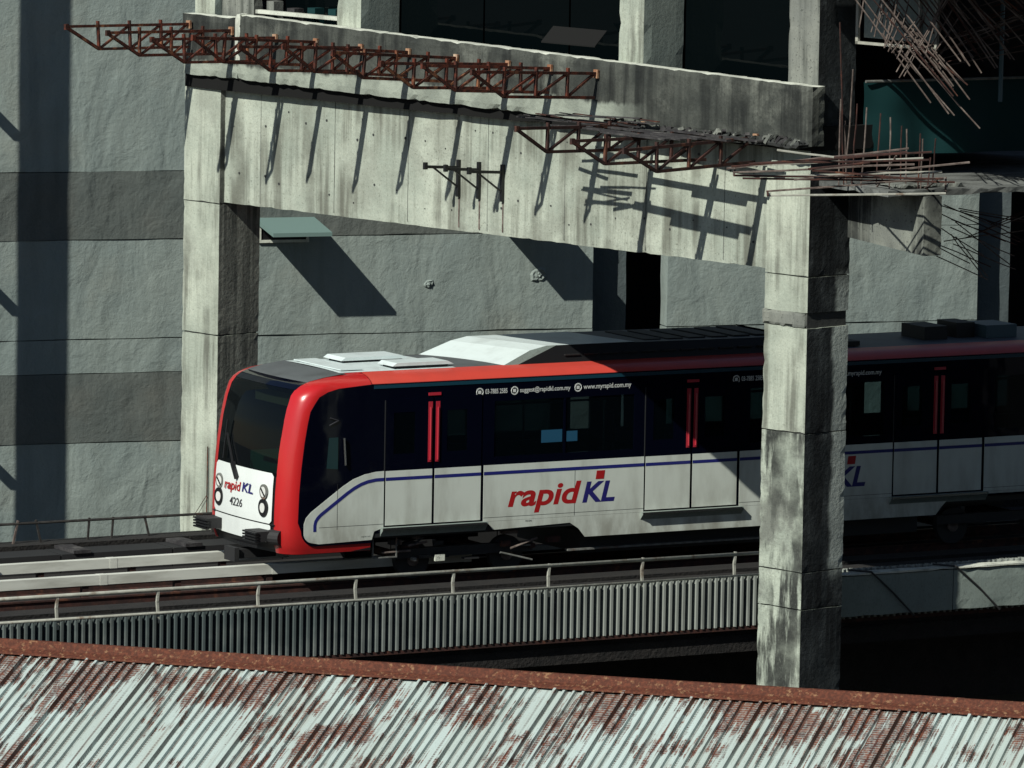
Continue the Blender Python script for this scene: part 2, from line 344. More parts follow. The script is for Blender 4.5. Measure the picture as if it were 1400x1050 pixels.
# ------------------------------------------------------------------ elevated guideway (train frame)
U0, U1 = -16., 26.
gw = bpy.data.objects.new('guideway', None); col.objects.link(gw); gw.location = TO; gw.rotation_euler[2] = TR; tag(gw, 'elevated double track guideway deck', None, None, 'structure')
MB().box(U0, U1, -5.62, 5.6, 8.25, 8.5).build('deck', 'ballast', gw)
MB().box(U0, U1, -4.2, 4.6, 7.0, 8.247).build('girder', 'ballast', gw)
for v0, v1 in ((-.45, .05), (2.6, 3.1), (-4.2, -3.7), (-1.3, -.8)):
    MB().box(U0, U1, v0, v1, 8.503, 8.66).build('plinth', 'ballast', gw)
MB().box(U0, U1, 5.05, 5.55, 8.503, 8.86).build('far_kerb', 'ballast', gw)
MB().box(U0, U1, -5.6, -5.3, 8.503, 8.8).build('near_upstand', 'ballast', gw)
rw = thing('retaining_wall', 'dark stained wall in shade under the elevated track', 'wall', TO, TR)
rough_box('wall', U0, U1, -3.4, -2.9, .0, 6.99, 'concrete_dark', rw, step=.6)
for pts in ([(7.2, 8.1), (7.05, 7.7), (6.95, 7.35), (6.78, 7.05), (6.72, 6.7)], [(10.7, 7.9), (10.55, 7.5), (10.6, 7.1), (10.4, 6.6)]):
    b = MB()
    for (a, z), (c, w) in zip(pts, pts[1:]): b.bar((a, -3.45, z - 1.2), (c, -3.45, w - 1.2), .02, .03)
    b.build('crack_filler', 'concrete_grey', rw)
# running rails on both tracks
names = ['far rail of the track under the train', 'near rail of the track under the train', 'far rail of the empty near track', 'near rail of the empty near track']
for i, v in enumerate((2.05, .60, -1.75, -3.2)):
    r = MB().prism([(v - .06, 8.52), (v + .06, 8.52), (v + .06, 8.545), (v + .012, 8.57), (v + .012, 8.66), (v + .035, 8.675), (v + .035, 8.70), (v - .035, 8.70), (v - .035, 8.675), (v - .012, 8.66), (v - .012, 8.57), (v - .06, 8.545)], U0, U1, 'x').build('running_rail', 'rust_dark')
    for q in range(38): 
        cl_ = MB().box(U0 + 2 + q * .62, U0 + 2.12 + q * .62, v - .13, v - .062, 8.503, 8.56).build('rail_clip', 'steel_dark', r)
    r.location = TO; r.rotation_euler[2] = TR; tag(r, 'brown steel ' + names[i], 'rail', 'running rails')
# white covered rails ahead of the train
for i, (v, z, nm) in enumerate(((2.35, 8.86, 'far'), (.80, 8.86, 'near'))):
    t = thing('rail_cover', 'long white box cover along the track ahead of the train, %s one of two' % ('the farther' if i == 0 else 'the nearer'), 'cover', TO, TR, 'white track covers')
    a = U0
    ends = [-12.4, -8.9, -5.4, -2.1, .95] if i == 0 else [-13.2, -9.9, -6.4, -3.05, -.05, 3.4]
    for e in ends:
        MB().box(a, e - .012, v - .075, v + .075, z, z + .15).build('cover_length', 'white_cover', t); a = e
        MB().box(e - .07, e + .06, v - .079, v + .079, z - .004, z + .153).build('joint_sleeve', 'white_cover', t)
    for q in range(9): MB().box(-13 + q * 1.6, -12.9 + q * 1.6, v - .05, v + .05, 8.503, z - .012).build('support', 'rust_dark', t)
gb = MB().box(-4.62, -4.40, 2.0, 2.35, 8.66, 9.12).box(-4.66, -4.36, 2.02, 2.33, 9.12, 9.16).build('junction_box', 'rust_red'); gb.location = TO; gb.rotation_euler[2] = TR; tag(gb, 'small rusty box straddling the white track cover at the left edge', 'junction box')
for i, v in enumerate((-2.45, -2.75, -4.55)):
    t = MB().tube((U0, v, 8.60), (U1, v, 8.60), .045).build('cable_conduit', ['rust_grey', 'grey_steel', 'rust_dark'][i]); t.location = TO; t.rotation_euler[2] = TR
    tag(t, ['brownish conduit between the rails of the near track', 'grey conduit between the rails of the near track', 'dark conduit beside the near railing'][i], 'conduit', 'conduits on the deck')
tr = thing('cable_trough', 'dark cable trough along the far edge of the track', 'cable trough', TO, TR)
for k in range(14):
    MB().box(U0 + k * 2.0, U0 + k * 2.0 + 1.97, 4.3, 4.95, 8.503, 8.80).build('trough_section', 'rubber', tr)
    MB().box(U0 + k * 2.0 + .2, U0 + k * 2.0 + .5, 4.27, 4.98, 8.803, 8.84 + random.uniform(0, .03)).build('strap', 'debris', tr)

# near parapet: ribbed cladding, railing, and plain concrete panels on the right
cl = thing('ribbed_parapet', 'grey corrugated cladding along the near edge of the track', 'parapet', TO, TR)
def corr(u0, u1, pitch, amp, z0, z1, v, name, parent, mat):
    V = []; n = int(round((u1 - u0) / pitch)); prof = []
    for i in range(n):
        for f, a in ((0, 0), (.08, 1), (.40, 1), (.48, 0)): prof.append((u0 + (i + f) * pitch, a))
    prof.append((u0 + n * pitch, 0))
    for th in (0, .012):
        for z in (z0, z1):
            for x, a in prof: V.append((x, v - a * amp + th, z + (random.uniform(-.006, .006))))
    m = len(prof); F = []
    for i in range(m - 1):
        F += [(i, i + 1, m + i + 1, m + i), (2 * m + i, 3 * m + i, 3 * m + i + 1, 2 * m + i + 1), (m + i, m + i + 1, 3 * m + i + 1, 3 * m + i), (i, 2 * m + i, 2 * m + i + 1, i + 1)]
    return mesh(name, V, F, parent, mat)
PP = .1148
for k in range(26):
    a = U0 + 2 + k * PP * 12
    if a > 10.5: break
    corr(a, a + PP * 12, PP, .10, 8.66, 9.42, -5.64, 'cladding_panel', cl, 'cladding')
MB().box(U0 + 2, 10.5, -5.72, -5.64, 8.60, 8.655).build('bottom_trim', 'rust_dark', cl)
rl = thing('near_railing', 'weathered pale steel railing on top of the corrugated parapet', 'railing', TO, TR)
us = [-7.02 + 1.632 * i for i in range(-4, 8)]
MB().tube((U0 + 2, -5.68, 9.81), (us[-1] + .7, -5.68, 9.76), .028).build('top_rail', 'rail_paint', rl, True)
MB().tube((U0 + 2, -5.70, 9.462), (us[-1] + .7, -5.70, 9.43), .022).build('lower_rail', 'rail_paint', rl, True)
for u in us:
    j = random.uniform(-.012, .012)
    MB().bar((u, -5.68, 9.30), (u - .02 + j, -5.68, 9.62), .036, .036).bar((u - .02 + j, -5.68, 9.60), (u + j, -5.68, 9.80), .036, .036).build('post', 'rail_paint', rl)
fp = thing('concrete_parapet', 'plain grey concrete parapet panels right of the stained column', 'parapet', TO, TR)
for k, (a, b) in enumerate(((4.9, 8.12), (8.13, 11.3), (11.31, 14.5), (14.51, 18))):
    rough_box('panel', a, b, -6.05, -5.86, 8.74, 9.37, 'panel_concrete', fp, step=.16, amp=.004, chip=.012, seed=k)
    rough_box('coping', a, b, -6.075, -5.82, 9.374, 9.41, 'sill', fp, step=.2, amp=.003, chip=.01, seed=k + 5)
fr = thing('far_railing', 'thin dark rusty railing along the far edge of the track', 'railing', TO, TR)
MB().tube((U0, 5.3, 9.235), (6, 5.3, 9.15), .022, 6).build('top_rail', 'steel_dark', fr)
for u, t, m in ((-2.36, .07, 'rust_grey'), (-1.9, -.06, 'steel_dark'), (-1.05, 0, 'steel_dark'), (-.62, .0, 'steel_dark'), (.05, -.05, 'steel_dark'), (-3.6, 0, 'steel_dark'), (-4.6, 0, 'steel_dark'), (1.2, 0, 'steel_dark'), (2.3, 0, 'steel_dark')):
    MB().bar((u - t / 2, 5.3, 8.80), (u + t / 2 - (.05 if t < 0 else -.03), 5.3, 9.23 - .018 * (u + 2)), .03, .03).build('post', m, fr)

# ------------------------------------------------------------------ rear wall (plastered building)
rb = thing('rear_building', 'grey plastered wall with darker horizontal bands behind the train', 'building', WO, WR)
XL, XR = -14., 24.
segs = [(XL, 6.41), (7.86, 14.02), (15.6, XR)]
zs = [(4.0, 8.90, 'plaster'), (8.905, 10.14, 'plaster_band'), (10.145, 10.742, 'plaster'), (10.756, 12.52, 'plaster'), (12.525, 13.73, 'plaster_band'), (13.735, 16.9, 'plaster'), (16.912, 20.4, 'plaster')]
for a, b in segs:
    for k, (z0, z1, m) in enumerate(zs):
        if a > 5 and m == 'plaster_band' : m = 'plaster'
        rough_box('wall_course', a, b, -.012 if m == 'plaster_band' else 0, .35, z0, z1, m, rb, step=.45, amp=.012, chip=.008, seed=k + a)
    MB().box(a + .02, b - .02, .06, .33, 3.9, 20.3).build('wall_core', 'plaster_dark', rb)
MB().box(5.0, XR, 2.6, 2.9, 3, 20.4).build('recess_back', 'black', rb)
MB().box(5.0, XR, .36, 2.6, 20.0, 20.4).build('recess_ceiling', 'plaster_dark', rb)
for x0, x1 in ((6.55, 7.22), (14.1, 14.85)):
    rough_box('pilaster', x0, x1, .42, 1.2, 3, 19.9, 'plaster_dark', rb, step=.4, chip=.01)
def hood(x0, x1, z, d, drop, name='window_hood'):
    h = MB().prism([(0.0, z), (-d, z - drop), (-d, z - drop + .07), (0.0, z + .09)], x0, x1, 'x').build(name, 'hood_teal', rb)
    return h
for x0, z in ((-.04, 12.78), (4.27, 12.99)):
    hood(x0, x0 + 1.10, z, 1.04, .16)
    f = MB().box(x0 + .05, x0 + 1.0, -.045, .0, z - .36, z - .31).box(x0 + .95, x0 + 1.0, -.045, 0, z - .31, z - .06).box(x0 + .05, x0 + .1, -.045, 0, z - .31, z - .06).build('window_frame', 'sill', rb)
    MB().box(x0 + .1, x0 + .95, -.02, -.014, z - .31, z - .06).build('window_pane', 'black', rb)
for z in (15.85, 12.75, 9.65):
    MB().box(-6.05, -5.88, -1.0, 0, z - .05, z + .05).build('pipe_bracket', 'concrete_grey', rb)
MB().box(-.4, .92, -.5, -.02, 10.02, 10.17).box(-.3, .85, -.45, -.02, 9.7, 10.02).build('vent_hood', 'black', rb)
# plaster scars
for (x, z, r, s) in ((3.25, 11.62, .07, 1), (5.35, 11.75, .13, 4)):
    V = []; F = []; n = 14; rr = random.Random(s)
    for ring, (q, h) in enumerate(((1, .0), (.75, -.035), (.45, -.02), (.2, -.05))):
        for i in range(n):
            t = 2 * pi * i / n; k = q * r * (1 + .35 * noise.noise(Vector((cos(t) * 1.7, sin(t) * 1.7, s))))
            V.append((x + cos(t) * k * 1.3 + .3 * sin(t) * k, -.004 + h * rr.uniform(.4, 1.2), z + sin(t) * k * 1.1))
    for ring in range(3):
        for i in range(n): F.append((ring * n + i, ring * n + (i + 1) % n, (ring + 1) * n + (i + 1) % n, (ring + 1) * n + i))
    F.append(tuple(3 * n + i for i in range(n)))
    mesh('plaster_scar', V, F, rb, 'plaster')
# pole standing to the left of the picture; its shadow falls on the wall
pole = thing('concrete_pole', 'round concrete pole left of the frame shading the rear wall', 'pole', (-11.2, 10.8, 0))
MB().tube((0, 0, 0), (0, 0, 32), .265, 20, .26).build('shaft', 'concrete', pole, True)
MB().box(-.5, .5, -.5, .5, 0, .4).build('footing', 'concrete', pole)

# ------------------------------------------------------------------ concrete portal and building above the track
bd = thing('concrete_building', 'unfinished concrete building carried by two columns and a deep beam over the train', 'building', BO, BR)
def column(x0, x1, y0, y1, lifts, side):
    for k, (z0, z1, m) in enumerate(lifts):
        rough_box('column', x0, x1, y0, y1, z0 + .006, z1 - .006, m, bd, step=.11, amp=.005, chip=.011, seed=x0 + k * 3.3, side=side)
    MB().box(x0 + .03, x1 - .03, y0 + .03, y1 - .03, 0, lifts[-1][1]).build('column_core', 'concrete_dark', bd)
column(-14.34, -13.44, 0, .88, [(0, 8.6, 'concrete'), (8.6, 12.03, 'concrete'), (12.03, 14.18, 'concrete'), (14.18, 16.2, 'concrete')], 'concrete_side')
column(-.91, 0, 0, .88, [(0, 9.15, 'concrete_dirty'), (9.15, 9.71, 'concrete_dirty'), (9.71, 11.8, 'concrete_dirty'), (11.8, 13.39, 'concrete'), (13.60, 14.15, 'concrete'), (14.15, 16.15, 'concrete')], 'concrete_mould')
rough_box('repair_band', -.93, -.035, -.02, .5, 13.38, 13.61, 'concrete_grey', bd, step=.05, amp=.02, chip=.03, seed=9)
rough_box('column', -.62, .02, .10, .9, 16.15, 21, 'concrete_grey', bd, step=.13, chip=.02, seed=4, side='concrete_mould')
rough_box('beam', -13.45, -.90, .10, .80, 14.2, 16.2, 'concrete_beam', bd, step=.13, amp=.006, chip=.010, seed=2)
# formwork joints on the beam
for x in (-12.55, -10.75, -9.0, -7.15, -5.4, -3.6, -1.9):
    MB().box(x - .005, x + .005, .094, .105, 14.25, 16.08).build('formwork_joint', 'concrete_grey', bd)
tie = random.Random(5)
for k in range(44):
    x = -13.1 + (k % 22) * .56 + tie.uniform(-.12, .12); z = (14.62 if k < 22 else 15.62) + tie.uniform(-.18, .18); r_ = tie.uniform(.012, .024)
    MB().tube((x, .12, z), (x, .093, z), r_, 7).build('tie_hole', 'concrete_dark', bd)
# floor slab and parapet
rough_box('floor_slab', -14.3, .10, -.055, 6.0, 16.03, 16.40, 'flat_black', bd, step=.4, chip=.02)  # black edge paints in the shadow line below the parapet
def skew(o, k):   # the parapet drops slightly toward the right
    for v in o.data.vertices: v.co.z += -k * (v.co.x + 14.2)
pz = rough_box('parapet', -12.9, .16, -.15, .12, 16.24, 17.30, 'concrete_stained', bd, step=.11, amp=.008, chip=.03, seed=6, top='sill')
for v in pz.data.vertices:
    f = (v.co.z - 16.24) / 1.06; v.co.z += -(.010 + .012 * f) * (v.co.x + 13) + (.09 if v.co.x < -4 else 0) * 0
pl = rough_box('parapet', -14.28, -12.905, -.12, .12, 16.24, 17.24, 'concrete_stained', bd, step=.11, amp=.008, chip=.03, seed=8, top='sill')
rough_box('parapet_nib', -12.93, -12.80, -.162, -.0, 16.5, 17.315, 'sill', bd, step=.1, amp=.004, chip=.02)
# pillars, infill and window panes of the storey above
for x0, x1, y0, y1, m in ((-14.30, -13.80, .16, .7, 'concrete'), (-10.78, -10.20, .12, .95, 'concrete'), (-4.27, -3.72, .10, .95, 'concrete')):
    rough_box('pillar', x0, x1, y0, y1, 16.41, 20.2, m, bd, step=.16, chip=.02, seed=x0, side='panel_concrete')
rough_box('infill_wall', -13.79, -13.0, .3, .5, 16.41, 20.2, 'concrete_grey', bd, step=.2)
rough_box('roof_slab', -14.6, .2, -.3, 6.2, 20.2, 20.5, 'concrete_dark', bd, step=.5)
rough_box('back_wall', -14.3, .1, 5.8, 6.0, 16.41, 20.19, 'concrete_dark', bd, step=.6)
rough_box('end_wall', -14.3, -14.12, .75, 5.79, 16.41, 20.19, 'plaster_dark', bd, step=.6)
for x0, x1 in ((-12.98, -10.80), (-10.18, -4.30), (-3.70, -.66)):
    n = max(1, int((x1 - x0) / 1.9)); w = (x1 - x0) / n
    for i in range(n):
        MB().box(x0 + i * w + .02, x0 + (i + 1) * w - .02, .95, .965, 16.41, 20.19).build('window_pane', 'dark_glass', bd)
MB().box(-12.9, -10.9, .25, .36, 17.30, 17.36).build('window_rail', 'sill', bd)
for k in range(4):
    MB().box(-12.8 + k * .5, -12.62 + k * .5, .4, .6, 16.95, 17.3 + .25 * random.random()).build('stacked_item', random.choice(['debris', 'concrete_grey', 'tarp']), bd)
nb = MB().prism([(.06, 17.27), (.30, 17.50), (.31, 17.52), (.06, 17.29)], -5.95, -4.75, 'x').build('leaning_board', 'flat_black'); nb.location = BO; nb.rotation_euler[2] = BR; tag(nb, 'dark board lying tilted on the parapet inside the wide opening', 'board')
sg = MB().box(-6.55, -5.45, .90, .945, 17.98, 18.6).build('notice_panel', 'panel_concrete'); sg.location = BO; sg.rotation_euler[2] = BR; tag(sg, 'pale panel on the dark glazing at the top edge', 'panel')

# steel brackets on the beam
for i, x in enumerate((-7.80, -7.33, -6.79)):
    t = thing('wall_bracket', ['leftmost dark steel bracket with diagonal brace on the beam', 'middle dark steel bracket of three on the beam', 'rightmost dark steel bracket on the beam'][i], 'bracket', BO, BR, 'steel brackets on the beam')
    MB().box(x - .026, x + .026, .045, .098, 14.74, 15.32).build('post', 'black', t)
    MB().bar((x, .05, 15.20), (x - .02, -.62, 15.24), .035, .045).build('arm', 'black', t)
    MB().bar((x, .05, 14.90), (x - .01, -.45, 15.22), .025, .025).build('brace', 'black', t)
    MB().box(x - .025, x + .025, -.66, -.60, 15.20, 15.31).build('arm_end', 'black', t)
    MB().box(x - .015, x + .015, .092, .0985, 14.26, 14.73).build('rust_drip', 'rust_grey', t)

# awning trusses, one by one along the parapet
def make_truss(L, H, rise, mat):
    t = bpy.data.objects.new('awning_truss', None); col.objects.link(t); t.empty_display_size = .2
    top = lambda d: Vector((0, -d, rise * d / L)); bot = lambda d: Vector((0, -d, rise * d / L - H))
    s = .045
    MB().bar(top(0), top(L), s, s).build('top_chord', mat, t)
    MB().bar(bot(0.05), bot(L - .68), s, s).build('bottom_chord', mat, t)
    MB().bar(bot(L - .68), top(L), s, s).build('end_strut', mat, t)
    ds = [L - .68, L - 1.34, L - 2.0]
    for d in ds: MB().bar(bot(d), top(d) + Vector((0, 0, .08)), s * 1.1, s * .8).build('upright', mat, t)
    for a, b in zip(ds, [L - 1.34, L - 2.0, .06]): MB().bar(bot(a), top(b), s * .8, s * .8).build('diagonal', mat, t)
    MB().box(-.045, .045, -.04, .0, -.07, .06).build('end_plate', 'rust_sunlit', t)  # plate colour brightened to hold the sun on the cut ends
    MB().box(-.024, .024, -L - .01, -L + .06, rise - .05, rise + .04).build('tip_plate', mat, t)
    return t
proto = make_truss(2.62, .37, .10, 'rust_red')
roots = [(-14.04, 17.07), (-12.99, 17.03), (-11.91, 16.98), (-10.93, 16.97), (-9.85, 16.95), (-8.73, 16.95), (-7.62, 16.93), (-6.43, 16.91), (-5.48, 16.91), (-4.45, 16.90)]
BM = Matrix.Translation(BO) @ Matrix.Rotation(BR, 4, 'Z')
for i, (x, z) in enumerate(roots):
    t = proto if i == 0 else copy_tree(proto)
    t.location = BM @ Vector((x, -.165, z)); t.rotation_euler = (radians(random.uniform(-1.2, 1.2)) + radians(1.5 if i < 3 else -.8), radians(random.uniform(-4, 4)), BR + radians(random.uniform(-1.5, 1.5)))
    where = 'leftmost of the upper row' if i == 0 else 'rightmost of the upper row' if i == 9 else '%s from the left in the upper row' % ORD[i]
    tag(t, 'rusty red awning truss on the parapet, ' + where, 'truss', 'upper row of awning trusses')
low = make_truss(2.75, .36, -.02, 'rust_dark')
for i, (x, z) in enumerate(((-3.40, 16.18), (-2.0, 16.13), (-.98, 16.17))):
    t = low if i == 0 else copy_tree(low)
    t.location = BM @ Vector((x, -.165, z)); t.rotation_euler = (radians((-2, -1, 1)[i]), 0, BR + radians((2, -2, 0)[i]))
    tag(t, ['leftmost of the three lower trusses under the broken awning', 'middle one of the three lower trusses under the broken awning', 'rightmost of the three lower trusses under the broken awning'][i], 'truss', 'lower row of awning trusses')
# shattered awning sheets and planks still lying on the lower trusses
aw = thing('broken_awning', 'shattered grey awning boards lying on the lower trusses', 'awning', BO, BR)
rr = random.Random(3)
for k in range(22):
    x = rr.uniform(-4.6, -3.1); y = rr.uniform(-1.6, -.3); L = rr.uniform(.4, 1.1); a = radians(rr.uniform(-14, 14)); w = rr.uniform(.02, .08)
    z = 16.20 + rr.uniform(.0, .10) - .05 * (x + 4) / 3
    c = Vector((x, y, z)); d = Vector((cos(a), sin(a), rr.uniform(-.05, .05))) * L / 2
    MB().bar(c - d, c + d, w, .015).build('board', rr.choice(['debris', 'debris', 'rust_dark', 'rubber']), aw)
for k, (x0, y0, z0, L, w, a) in enumerate(((-1.5, -.55, 16.18, 2.2, .12, -6), (-2.0, -1.0, 16.2, 2.7, .10, -3), (-1.8, -1.08, 16.2, 1.2, .15, -3), (-2.3, -1.55, 16.24, 2.6, .13, -5), (-2.0, -1.70, 16.24, 1.5, .12, -4))):
    c = Vector((x0, y0, z0 - .012 * k)); d = Vector((cos(radians(a)), sin(radians(a)), 0)) * L / 2
    MB().bar(c - d, c + d, w, .025).build('plank', 'debris', aw)
ru = thing('rubble_ledge', 'broken concrete crust along the foot of the parapet at right', 'rubble', BO, BR)
rough_box('ledge', -4.1, .1, -.36, -.04, 16.08, 16.20, 'concrete_dark', ru, step=.07, amp=.03, chip=.05, seed=21)
for k in range(46):
    x = -4.0 + k * .09 + rr.uniform(-.03, .03); s = rr.uniform(.02, .05)
    MB().bar((x - s, -.30 - rr.uniform(0, .10), 16.20 - .006 * k / 4 + rr.uniform(-.03, .05)), (x + s, -.30 - rr.uniform(0, .08), 16.22 + rr.uniform(-.04, .05)), s * 1.4, s).build('fragment', rr.choice(['concrete_grey', 'concrete_stained', 'debris']), ru)

# ------------------------------------------------------------------ right-hand side: broken floors, tarpaulin wall, reinforcement
ud = rough_box('upper_shade_slab', .25, 9, -.9, 6.2, 19.0, 19.3, 'concrete_dark', bd, step=.6)  # unseen slab, added and sized to shade the floors at right
cd = thing('broken_floor', 'broken concrete floor slab with a stub beam right of the stained column', 'slab', TO, TR)
sbm = rough_box('stub_beam', 5.24, 5.56, -9.38, -6.6, 14.62, 15.5, 'concrete_drip', cd, step=.1, amp=.004, chip=.006, seed=14)
for v in sbm.data.vertices:
    if v.co.z < 15: v.co.z += .10 * (v.co.y + 9.38) / 2.4
rough_box('slab', 4.62, 13.5, -9.36, -3.6, 15.503, 15.60, 'slab_top', cd, step=.16, amp=.015, chip=.02, seed=5)
rough_box('sunlit_wedge_block', 6.3, 8.2, -4.6, -4.42, 15.61, 16.05, 'concrete', cd, step=.2)  # pale block put in for a sunlit wedge of wall
rough_box('edge_debris', 4.9, 6.1, -9.2, -8.5, 15.60, 15.66, 'concrete_grey', cd, step=.06, amp=.05, chip=.05, seed=3)
tw = thing('tarpaulin_wall', 'dark teal tarpaulin sheeting across the floor behind the rebar', 'tarpaulin', TO, TR)
V = []; F = []; nx = 60; nzz = 10
for k in range(nzz + 1):
    for i in range(nx + 1):
        u = 5.5 + i * 7.5 / nx; z = 15.92 + k * 1.10 / nzz
        V.append((u, -7.3 + .05 * sin(u * 5 + 1.5 * noise.noise(Vector((u, z, 0)))) * (1 - .5 * k / nzz) + .06 * noise.noise(Vector((u * 1.5, z * 2, 4))), z))
for k in range(nzz):
    for i in range(nx): a = k * (nx + 1) + i; F.append((a, a + 1, a + nx + 2, a + nx + 1))
mesh('sheet', V, F, tw, 'tarp', True)
MB().tube((5.5, -7.32, 17.03), (13.0, -7.32, 17.03), .022).build('top_rail', 'grey_steel', tw)
dk = thing('dark_storey', 'unlit storey behind the tarpaulin at upper right', 'storey', TO, TR)
MB().box(5.6, 14, -1.2, -1.0, 15.3, 19.0).build('back_wall', 'concrete_dark', dk)
MB().box(13.8, 14, -4.2, -1.2, 15.61, 19.0).build('side_wall', 'concrete_dark', dk)
fpn = thing('framed_panel', 'pale framed panel behind the hanging rebar at upper right', 'panel', BO, BR)
MB().box(.34, 1.78, .72, .76, 17.72, 18.9).build('panel', 'panel_concrete', fpn)
for a, b_, c, d in ((.22, .27, 17.62, 18.9), (1.84, 1.89, 17.62, 18.9), (.22, 1.89, 17.62, 17.66), (1.50, 1.53, 17.72, 18.9)): MB().box(a, b_, .66, .71, c, d).build('frame_bar', 'rail_paint', fpn)
pb = MB().tube((7.26, -3.9, 16.7), (7.27, -3.9, 18.9), .035).build('pipe', 'pipe_blue'); tag(pb, 'blue-grey vertical pipe above the tarpaulin near the right edge', 'pipe')
def rods(th, name, lst, r, mats, extra=0):
    rx = random.Random(len(lst)); lst = list(lst); base_n = len(lst)
    for k in range(extra):
        p, q = lst[rx.randrange(base_n)]; o = Vector((rx.uniform(-.3, .5), rx.uniform(-.3, .5), rx.uniform(-.12, .25))); o2 = o + Vector((rx.uniform(-.1, .1), rx.uniform(-.1, .1), rx.uniform(-.1, .2)))
        lst.append((Vector(p) + o, Vector(q) + o2))
    for i, (p, q) in enumerate(lst):
        p, q = Vector(p), Vector(q); n = 4; b = MB(); pts = []
        for k in range(n + 1):
            f = k / n; c = p.lerp(q, f); 
            if 0 < k < n: c += Vector((random.uniform(-1, 1), random.uniform(-1, 1), random.uniform(-1, 1))) * .008 * min(1, (q - p).length)
            pts.append(c)
        for a, c in zip(pts, pts[1:]): b.tube(a, c, r, 5)
        b.build(name, mats[i % len(mats)], th)
A = [([4.6, -6.66, 18.95], [6.32, -6.78, 16.73]), ([5.32, -6.56, 17.88], [6.41, -6.67, 16.7]), ([4.7, -6.76, 18.95], [6.38, -6.79, 16.99]), ([4.9, -6.25, 18.95], [6.42, -6.16, 17.05]), ([5.7, -6.34, 18.04], [6.55, -6.42, 17.18]), ([5.83, -6.48, 17.75], [6.6, -6.54, 17.14]), ([5.5, -6.7, 18.95], [6.61, -6.81, 17.44]), ([5.7, -6.67, 18.95], [6.8, -6.54, 17.32]), ([5.75, -6.3, 18.95], [6.84, -6.21, 17.47]), ([5.85, -6.32, 18.95], [7.01, -6.41, 17.38]), ([5.8, -6.61, 18.95], [7.04, -6.58, 17.54]), ([5.1, -6.36, 18.95], [6.25, -6.25, 17.72]), ([6.0, -6.27, 18.95], [7.2, -6.4, 17.85]), ([6.3, -6.44, 18.95], [7.42, -6.38, 17.75]), ([6.4, -6.5, 18.95], [7.51, -6.59, 18.08]), ([6.1, -6.52, 18.95], [6.97, -6.64, 17.97]), ([6.7, -6.24, 18.95], [7.54, -6.13, 18.16])]
B_ = [([5.7, -6.58, 17.36], [6.6, -6.62, 18.95]), ([5.84, -6.44, 17.29], [6.75, -6.42, 18.95]), ([5.58, -6.45, 17.59], [5.93, -6.38, 18.15]), ([5.37, -6.6, 17.73], [5.52, -6.61, 18.27]), ([5.67, -6.56, 17.49], [5.82, -6.57, 17.79]), ([5.96, -6.74, 17.59], [6.33, -6.77, 18.95]), ([5.22, -6.47, 17.82], [5.44, -6.57, 18.9])]
C_ = [([5.83, -6.18, 17.33], [7.64, -6.16, 17.76]), ([6.05, -6.09, 17.43], [7.64, -6.08, 17.92]), ([6.37, -6.01, 17.62], [7.64, -6.04, 18.05]), ([6.49, -5.8, 17.85], [7.65, -5.86, 18.2]), ([6.52, -6.03, 18.03], [7.57, -6.09, 18.32])]
hr = thing('hanging_rebar_mesh', 'tangle of rusty reinforcing bars hanging from the upper floor at top right', 'rebar', (6, -6.5, 18.9))
def rel(l, o): return [(Vector(a) - Vector(o), Vector(b) - Vector(o)) for a, b in l]
rods(hr, 'long_bar', rel(A, (6, -6.5, 18.9)), .012, ['rust_grey', 'rust_grey', 'rust_dark'], 30)
rods(hr, 'cross_bar', rel(B_, (6, -6.5, 18.9)), .011, ['rust_grey'], 20)
rods(hr, 'thin_bar', rel(C_, (6, -6.5, 18.9)), .008, ['rust_dark', 'rust_grey'], 16)
Vb = [([4.77, -6.09, 16.87], [4.76, -6.18, 15.6]), ([5.0, -6.32, 16.82], [4.95, -6.22, 15.6]), ([5.14, -6.34, 16.77], [5.08, -6.32, 15.6]), ([5.37, -5.88, 16.65], [5.32, -6.04, 15.6]), ([5.48, -6.55, 16.65], [5.48, -6.66, 15.6]), ([5.68, -5.99, 16.48], [5.68, -5.94, 15.6]), ([5.73, -6.41, 16.47], [5.73, -6.48, 15.6]), ([5.93, -6.46, 16.41], [5.91, -6.47, 15.6]), ([5.96, -6.57, 16.34], [5.95, -6.49, 15.6]), ([6.19, -5.88, 16.29], [6.17, -5.7, 15.6]), ([4.84, -6.01, 16.54], [4.89, -5.83, 15.6]), ([6.08, -6.59, 16.07], [6.04, -6.67, 15.6]), ([4.95, -5.83, 17.29], [4.88, -5.72, 15.6]), ([4.72, -6.27, 18.01], [4.84, -6.09, 15.6])]
sb = thing('starter_bars', 'row of thin upright reinforcing bars right of the stained column', 'rebar', (5.5, -6.2, 15.6))
rods(sb, 'upright_bar', rel(Vb, (5.5, -6.2, 15.6)), .011, ['rust_grey', 'rust_dark'])
Hb = [([3.12, -7.94, 16.0], [5.66, -7.86, 16.25]), ([3.14, -8.1, 15.93], [5.76, -8.18, 16.1]), ([3.15, -8.03, 15.88], [6.19, -8.12, 15.89]), ([3.63, -8.06, 15.66], [6.2, -7.94, 15.89]), ([3.66, -8.08, 15.6], [6.22, -8.21, 15.69]), ([4.22, -8.23, 16.01], [5.11, -8.31, 16.13]), ([3.18, -7.86, 15.99], [3.16, -7.89, 15.87]), ([3.65, -8.1, 15.66], [3.65, -8.21, 15.61]), ([6.24, -7.76, 15.89], [6.24, -7.78, 15.66]), ([3.77, -8.15, 16.27], [4.59, -8.26, 16.19]), ([4.28, -8.22, 15.99], [5.6, -8.31, 15.91]), ([5.5, -8.0, 16.2], [5.3, -6.2, 15.55]), ([4.9, -8.05, 15.95], [4.9, -5.6, 15.7]), ([6.1, -8.1, 15.88], [6.0, -6.1, 15.55])]
